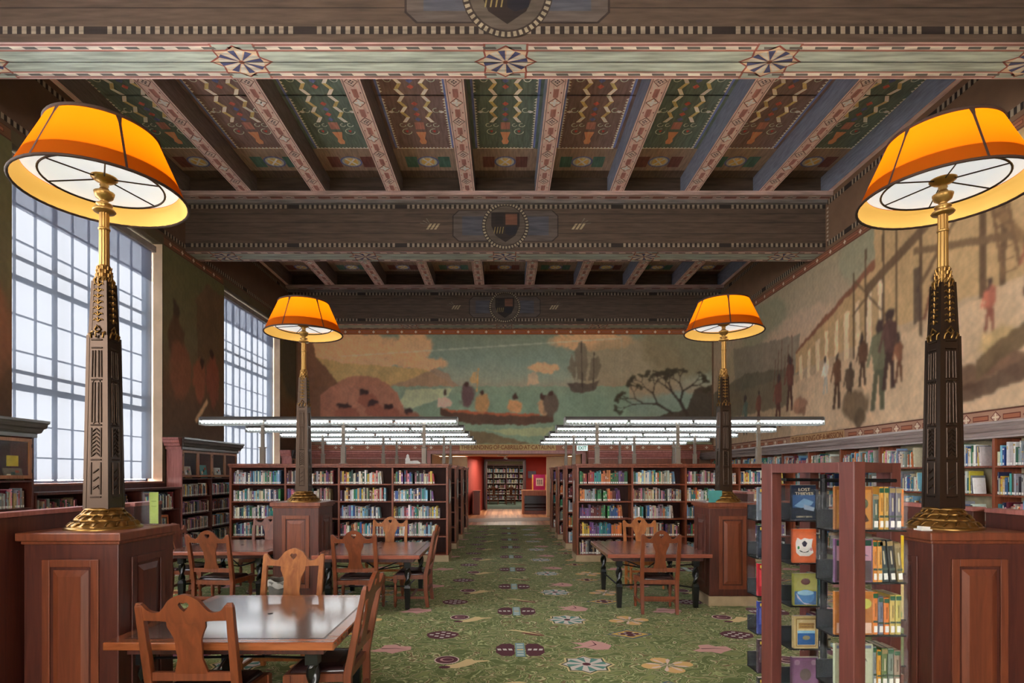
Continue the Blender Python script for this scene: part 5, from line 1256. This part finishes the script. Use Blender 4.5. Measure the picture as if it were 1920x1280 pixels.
# near right face: large covers behind the frame post
xN, yN = 1.795, 3.095; zn = [1.60 - .285 * k for k in range(6)]
ncov = [(c(150, 96, 48), 'brown and gold patterned comic book behind the nearest frame post, top pocket', [(.05, .04, .95, .92, c(190, 130, 60)), ([(.1, .2), (.3, .6), (.5, .3), (.6, .7), (.9, .2), (.5, .1)], c(70, 44, 30)), (ell(.7, .6, .18, .14), c(90, 96, 70)), (ell(.3, .3, .12, .12), c(212, 170, 90))]),
        (c(110, 80, 110), 'purple street-scene book behind the nearest frame post, second pocket', [(.04, .84, .96, .97, c(40, 70, 60)), (.04, .5, .96, .84, c(176, 130, 150)), (.04, .04, .96, .5, c(74, 60, 66)), (ell(.3, .3, .2, .14), c(40, 34, 40)), ([(.1, .6), (.5, .8), (.9, .6), (.5, .64)], c(96, 80, 110))]),
        (c(180, 116, 60), 'orange-brown book with a leaf shape behind the nearest frame post, third pocket', [(.04, .3, .96, .92, c(176, 112, 56)), (.04, .04, .96, .28, c(222, 190, 170)), (ell(.35, .58, .16, .18), c(80, 100, 60)), (ell(.35, .58, .1, .12), c(190, 200, 170)), (ell(.8, .72, .16, .12), c(190, 190, 90))]),
        (c(176, 182, 156), 'pale green book with grey signs behind the nearest frame post, fourth pocket', [(.04, .9, .96, .97, c(110, 120, 140)), (.04, .04, .96, .88, c(184, 190, 164))]),
        (c(200, 180, 160), 'beige book behind the nearest frame post, fifth pocket', [(.05, .05, .95, .9, c(210, 196, 180))]), (c(90, 60, 60), 'maroon book behind the nearest frame post, lowest pocket', [])]
for k, (col, lab, deco) in enumerate(ncov):
    b = cover_book(xN + .003, yN, zn[k], .205, .235, .02, col, lab, deco)
    if k == 2: text('BEAST', (.05, -.005, .04), (PI / 2, 0, 0), .022, Mt['brown'], 'title', b, .06)
    if k == 3:
        for u, v in ((.05, .155), (.155, .135)): text('HA\nB', (u, -.005, v), (PI / 2, 0, 0), .026, Mt['grey'], 'title', b, .03)
YEL, ORG = c(212, 164, 60), c(224, 134, 50)
spn = [[('dark green', c(60, 86, 74), .030, .19), ('yellow', c(222, 158, 52), .024, .232), ('gold', c(196, 160, 72), .024, .232), ('slate', c(74, 70, 100), .030, .232), ('slate-grey', c(96, 92, 100), .030, .23)],
       [('orange', c(226, 146, 54), .022, .225), ('yellow', c(222, 160, 70), .026, .225), ('dark teal', c(30, 54, 58), .03, .228), ('black', c(28, 32, 36), .03, .228), ('olive', c(120, 104, 60), .03, .215)],
       [('orange', c(222, 130, 52), .026, .23), ('grey-blue', c(110, 118, 140), .026, .205), ('orange', c(230, 128, 48), .028, .20), ('pale gold', c(200, 176, 96), .028, .215), ('olive', c(190, 178, 92), .028, .215)],
       [('grey', c(130, 140, 140), .018, .22), ('mustard', c(222, 158, 48), .022, .20), ('green', c(96, 116, 66), .03, .21), ('sage', c(120, 134, 120), .03, .21), ('tan', c(150, 130, 110), .03, .2)],
       [('brown', c(110, 70, 50), .03, .2), ('tan', c(170, 140, 90), .03, .2), ('green', c(80, 100, 70), .03, .2), ('black', c(40, 40, 40), .03, .2)],
       [('brown', c(110, 70, 50), .03, .2), ('tan', c(170, 140, 90), .03, .2), ('blue', c(60, 80, 120), .03, .2)]]
def spine_book(x, y, z, tk, hh, col, label, tilt=0, depth=.15):
    m = MB(); bl = c(24, 26, 26); gn = c(40, 90, 60)
    book_mesh(m, Matrix.Identity(4), dict(t=tk, h=hh, d=depth, col=col, label=True, bands=[(.86, .97, gn if sum(col[:3]) > .4 else c(150, 130, 90), 0.0), (.28, .33, c(60, 80, 60), 0.0), (.42, .74, tuple(v * .45 for v in col[:3]) + (1,) if sum(col[:3]) > .5 else c(190, 180, 150), .36)]))
    o = m.build('spinner_book', 'book'); o.location = (x, y, z); o.rotation_euler = (0, tilt, 0)
    tag(o, label, 'book', 'books displayed in the spinner'); return o
TN = ['top', 'second', 'third', 'fourth', 'fifth', 'lowest']
for k, row in enumerate(spn):
    x = xN + .214
    for j, (cn, col, tk, hh) in enumerate(row):
        if x + tk > 2.19: break
        tilt = -.10 if (k == 1 and j >= 2) else 0
        spine_book(x, yN + .005, zn[k] , tk, hh, col, '%s spine, %s from left in the %s pocket of the near right face' % (cn, ORD[j], TN[k]), tilt); x += tk + .004 + (.006 if tilt else 0)
lsp = [[('black', c(30, 32, 40), .032, .19), ('black', c(34, 34, 44), .032, .19)], [('dark', c(44, 48, 56), .03, .18), ('violet', c(90, 70, 110), .022, .18)], [('teal', c(24, 84, 84), .034, .19), ('violet', c(110, 84, 140), .022, .17)],
       [('blue', c(60, 60, 100), .018, .19), ('maroon', c(96, 36, 60), .034, .2), ('cream', c(200, 190, 160), .02, .19)], [('dark red', c(96, 40, 44), .03, .16), ('brown', c(70, 46, 40), .03, .17)], [('grey', c(90, 90, 96), .03, .18)]]
for k, row in enumerate(lsp):
    x = xL + .182
    for j, (cn, col, tk, hh) in enumerate(row):
        if x + tk > 2.09: break
        spine_book(x, yL + .008, zz[k], tk, hh, col, '%s spine, %s beside the face-out book, %s pocket of the left face' % (cn, ORD[j], TN[k])); x += tk + .003
for k, (col, nm) in enumerate(((c(110, 120, 130), 'grey'), (c(40, 46, 60), 'dark blue'), (c(176, 40, 52), 'red'), (c(56, 66, 140), 'blue'), (c(70, 50, 60), 'dark purple'), (c(60, 60, 60), 'charcoal'))):
    cover_book(1.852, 4.15, 1.57 - .277 * k, .09, .235, .03, col, '%s book in the %s pocket of the far left corner' % (nm, TN[k]), [(.1, .3, .9, .8, tuple(v * 1.8 + .02 for v in col[:3]) + (1,)), (.15, .86, .85, .95, c(230, 200, 90))])
for k, (col, nm) in enumerate(((c(222, 136, 66), 'orange'), (c(222, 188, 40), 'yellow'), (c(214, 192, 136), 'cream'), (c(120, 130, 90), 'sage'), (c(120, 70, 60), 'brown'), (c(90, 90, 90), 'grey'))):
    cover_book(2.325, 3.45, 1.585 - .28 * k, .095, .225, .04, col, '%s book in the %s pocket of the far right corner' % (nm, TN[k]), [(.1, .05, .9, .2, c(150, 170, 110))] if k == 2 else [])

# ------------------------------------------------------------ partitions, small things
def partition(x, y0, y1, s, label):
    t = thing('wood_partition', label, 'partition', (x, y0, 0), 0, 'waist-high wooden partitions'); d = y1 - y0
    MB().box(0, 0, 0, s * .10, d, 1.60).build('panel', 'wood', t, bevel=.003) if s > 0 else MB().box(s * .10, 0, 0, 0, d, 1.60).build('panel', 'wood', t, bevel=.003)
    a, b = sorted((-s * .01, s * .11)); MB().box(a, 0, 1.60, b, d, 1.635).build('cap_rail', 'wood_pink', t, bevel=.004)
partition(-3.445, 1.6, 5.25, -1, 'long wooden partition at the left edge behind the front left pedestal')
partition(-3.445, 5.32, 5.75, -1, 'short wooden partition piece beyond the front left pedestal')
partition(3.80, 2.6, 4.50, 1, 'wooden partition at the right edge behind the front right pedestal')
partition(3.80, 4.62, 5.6, 1, 'wooden partition between the book spinner and the front right lamp')
partition(3.72, 8.7, 9.6, 1, 'dark wooden partition just right of the rear right pedestal')

t = thing('sign_holder', 'clear upright holder with a green sheet on the front left pedestal', 'sign holder', (-2.86, 4.62, 1.49))
MB().box(-.07, -.004, 0, .07, .004, .27).box(-.07, -.04, 0, .07, .04, .006).build('stand', 'acrylic', t)
m = MB().box(-.005, -.001, .012, .066, .001, .266, c(168, 190, 92)); m.box(.01, -.0015, .15, .05, -.001, .153, c(90, 110, 40)).box(.01, -.0015, .19, .05, -.001, .194, c(90, 110, 40)); m.build('green_sheet', 'paint', t)
t = thing('display_booklet', 'open teal booklet standing on the rear right pedestal', 'booklet', (3.12, 8.4, 1.49))
MB().loft([[(-.10, 0, 0), (.10, 0, 0), (.10, .004, 0), (-.10, .004, 0)], [(-.08, .06, .17), (.12, .06, .17), (.12, .064, .17), (-.08, .064, .17)]], c(66, 140, 136)).build('cover', 'paint', t)
MB().box(-.1, .02, 0, .1, .09, .01, c(216, 214, 200)).build('pages', 'paint', t)
tag(MB().box(3.04, 4.15, 1.49, 3.12, 4.23, 1.50, c(232, 230, 220)).loft([[(3.05, 4.16, 1.50), (3.11, 4.16, 1.50), (3.11, 4.21, 1.50), (3.05, 4.21, 1.50)], [(3.06, 4.17, 1.52), (3.12, 4.17, 1.515), (3.12, 4.22, 1.515), (3.06, 4.22, 1.52)]], c(225, 225, 215)).build('paper_slips', 'paint'), 'small white paper slips on the front right pedestal', 'paper')

t = thing('waste_bin', 'grey waste bin with liner in front of the rear left pedestal', 'bin', (-2.86, 7.45, 0))
MB().lathe([(.15, 0), (.16, .01), (.20, .50), (.205, .52), (.20, .53), (.19, .50), (.15, .03), (0, .02)], 24, col=c(92, 88, 82)).build('bucket', 'paint', t)
m = MB(); n = 28
m.loft([[((.203 + .006 * math.sin(7 * a * 2 * PI / n + k)) * math.cos(2 * PI * a / n), (.203 + .006 * math.sin(7 * a * 2 * PI / n + k)) * math.sin(2 * PI * a / n), z + .018 * math.sin(5 * a * 2 * PI / n)) for a in range(n)] for k, z in enumerate((.46, .51, .545))], c(150, 146, 138), caps=False, smooth=True); m.build('liner', 'paint', t)

t = thing('exit_sign', 'white exit sign hanging at the back right of the portal', 'sign', (3.0, 21.75, 2.80))
MB().box(-.21, -.02, 0, .21, .02, .2).build('panel', 'exit', t)
text('EXIT', (0, -.023, .1), (PI / 2, 0, 0), .19, 'exit_text', 'lettering', t, .3, bold=.004)
MB().box(-.01, -.01, .2, .01, .01, .385).box(-.01, -.01, .36, .01, .55, .385).build('hanger', 'steel', t)
t = thing('white_sign', 'small blank white sign hanging farther right than the exit sign', 'sign', (4.95, 21.75, 2.76))
MB().box(-.05, -.02, 0, .05, .02, .24).build('panel', 'exit', t); MB().box(-.01, -.01, .24, .01, .01, .4).box(-.01, -.01, .38, .01, .55, .4).build('hanger', 'steel', t)

m = MB(); WH = c(232, 232, 226)
def slab(pts): m.extrude(pts, [], lambda u, v, q: (u, q, v), -.02, .02, WH)
slab([(-.18, 0), (.22, 0), (.22, .07), (.14, .13), (.06, .13), (-.02, .12), (-.06, .12), (-.06, .17), (-.08, .2), (-.09, .27), (-.12, .3), (-.15, .27), (-.16, .2), (-.18, .17)])
m.box(-.2, -.04, 0, .24, .04, .01, WH)
o = tag(m.build('model_church', 'paint'), 'small white cut-out church model on top of the second left bookcase', 'model'); o.location = (-2.38, 14.9, SH)

# alcove furniture
t = thing('bench_desk', 'orange-brown wooden booth with dark padded bench in the alcove', 'bench', (1.62, 27.6, 0))
m = MB(); m.box(-.72, -.35, 0, -.62, .5, 1.10).box(.62, -.35, 0, .72, .5, 1.10).box(-.62, .4, 0, .62, .5, 1.10); m.build('body', 'wood_door', t, bevel=.005)
MB().box(-.75, -.38, 1.10, .75, .52, 1.14).box(-.62, -.33, .88, .62, -.29, 1.10).build('top', 'wood_door', t)
MB().box(-.62, -.3, .0, .62, .4, .16).build('base', 'wood_o', t)
MB().box(-.62, -.3, .16, .62, .4, .30).build('seat_cushion', 'leather', t, bevel=.02); MB().box(-.62, -.28, .31, .62, .4, .44).build('seat_cushion', 'leather', t, bevel=.02)
MB().box(-.62, .28, .45, .62, .4, .95).build('back_cushion', 'leather', t, bevel=.02)
t = thing('poster_stand', 'magenta poster panel with yellow edges on the alcove booth', 'poster', (1.75, 27.75, 1.14))
MB().box(-.36, 0, 0, .36, .03, .75, c(176, 30, 106)).build('board', 'paint', t); MB().box(-.36, -.006, 0, -.30, .0, .75, c(232, 190, 90)).box(.28, -.006, 0, .36, 0, .75, c(232, 190, 90)).build('edging', 'paint', t)
m = MB().box(-.17, -.005, .2, .19, 0, .58, c(222, 212, 196))
for a in range(3):
    for b_ in range(3): m.box(-.11 + a * .09, -.008, .28 + b_ * .08, -.05 + a * .09, -.005, .33 + b_ * .08, c(70, 66, 80))
m.build('notice', 'paint', t)
tag(MB().box(X(990, 30.9), 30.88, Z(896, 30.9), X(1005, 30.9), 30.95, Z(883, 30.9), c(84, 88, 104)).build('wall_screen', 'paint'), 'grey wall screen on the red alcove wall beside the door', 'screen')
t = thing('alcove_counter', 'reddish wooden counter at the left side of the alcove', 'counter', (-1.27, 27.3, 0))
MB().box(-.15, -.5, 0, .15, .5, 1.10).build('body', 'wood_o', t); MB().box(-.18, -.53, 1.10, .18, .53, 1.13).build('top', 'wood_o', t)
t = thing('spotlight', 'small white ceiling spotlight at the portal', 'light', (X(948, 24.5), 24.5, 2.55)); MB().tube([(0, 0, .17), (0, 0, .08)], .012, 8, c(230, 230, 226)).tube([(-.06, -.03, .06), (.07, .03, .03)], .04, 12, c(230, 230, 226)).build('head', 'paint', t)
MB().box(-.35, -.03, .13, .1, .03, .17, c(226, 226, 222)).build('track', 'paint', t)
tag(MB().add([(PX0 + .1, 22.35, .004), (PX1 - .1, 23.7, .004), (PX1 - .1, 25.4, .004), (PX0 + .1, 24.2, .004)], [(0, 1, 2, 3)], c(104, 80, 66)).add([(PX0 + .1, 22.35, 0), (PX1 - .1, 23.7, 0), (PX1 - .1, 23.7, .004), (PX0 + .1, 22.35, .004)], [(0, 1, 2, 3)], c(96, 74, 62)).build('floor_strip', 'paint'), 'dark brown slanted strip across the strip wood floor of the portal', 'mat')  # thin slanted dark brown strip over the boards
# far room
t = thing('far_bookcase', 'wide bookcase seen through the alcove doorway', 'bookcase', (.2, 40.1, 0))
m = MB(); m.box(-1.8, .2, 0, 1.8, .24, 2.5).build('back_board', 'wood_lining', t)
for k in range(5): MB().box(-1.8 + k * .9 - .02, -.15, 0, -1.8 + k * .9 + .02, .2, 2.5).build('divider', 'wood_o', t)
for j in range(7): MB().box(-1.8, -.14, .1 + j * .38, 1.8, .2, .13 + j * .38).build('shelf', 'wood_o', t)
MB().box(-1.85, -.2, 2.5, 1.85, .24, 2.6).build('top', 'wood_o', t)
for j in range(6):
    for k in range(4): fill((.2 - 1.8 + k * .9 + .03, 39.97, .13 + j * .38), (1, 0, 0), .84, .34, 'far room shelf', 'books in the far room', DULL if j < 5 else PALE, .96, tmin=.035, tmax=.07)
t = thing('far_table', 'dark table in the room beyond the doorway', 'table', (-.3, 37.2, 0)); MB().box(-.9, -.6, .72, .9, .6, .77).build('tabletop', 'wood_dark', t)
for sx_ in (-1, 1):
    for sy_ in (-1, 1): MB().box(sx_ * .8 - .04, sy_ * .5 - .04, 0, sx_ * .8 + .04, sy_ * .5 + .04, .72).build('leg', 'wood_dark', t)
copy_tree(wide, None, (.42, 35.9, 0), .15, 'dark chair seen through the doorway, the one nearest the door')
copy_tree(wide, None, (-.62, 36.3, 0), 0, 'chair in the far room at the left end of the dark table')

# ------------------------------------------------------------ books: the 300 that show largest become things, the rest one mass
bpy.context.view_layer.update()
dg = bpy.context.evaluated_depsgraph_get()
def proj(p):
    return (VX + F * p.x / p.y, HY - F * (p.z - H) / p.y)
cand = []
for b in BOOKS:
    Mx = b['M']; ctr = Mx @ Vector((b['t'] / 2, -.004, b['h'] / 2))
    ps = [proj(Mx @ Vector((u, 0, v))) for u, v in ((0, 0), (b['t'], 0), (b['t'], b['h']), (0, b['h']))]
    ar = abs(sum(ps[i][0] * ps[(i + 1) % 4][1] - ps[(i + 1) % 4][0] * ps[i][1] for i in range(4))) / 2
    px, py = proj(ctr); b['vis'] = 0
    if not (8 < px < 1912 and 0 < py < 1275): continue
    hit = 0
    for v in (.25, .75):
        q = Mx @ Vector((b['t'] / 2, -.004, b['h'] * v)); d = q - Vector((0, 0, H)); L = d.length
        ok, loc, nrm, idx, ob, mt = SC.ray_cast(dg, Vector((0, 0, H)), d.normalized(), distance=L - .02)
        hit += 0 if ok else 1
    b['vis'] = ar * hit / 2
    cand.append(b)
cand.sort(key=lambda b: -b['vis'])
chosen = [b for b in cand[:300] if b['vis'] > 0]
for b in chosen: b['own'] = True
rest = MB()
for b in BOOKS:
    if b.get('own'):
        m = MB(); book_mesh(m, Matrix.Identity(4), b); o = m.build('book', 'book'); o.matrix_world = b['M']
        tag(o, '%s book, %s from left, %s' % (b['colour'], ORD[b['n'] - 1], b['where']), 'book', b['group'])
    else: book_mesh(rest, b['M'], b)
tag(rest.build('shelved_books', 'book'), 'all the smaller-looking books standing on the shelves of the room', 'books', None, 'stuff')
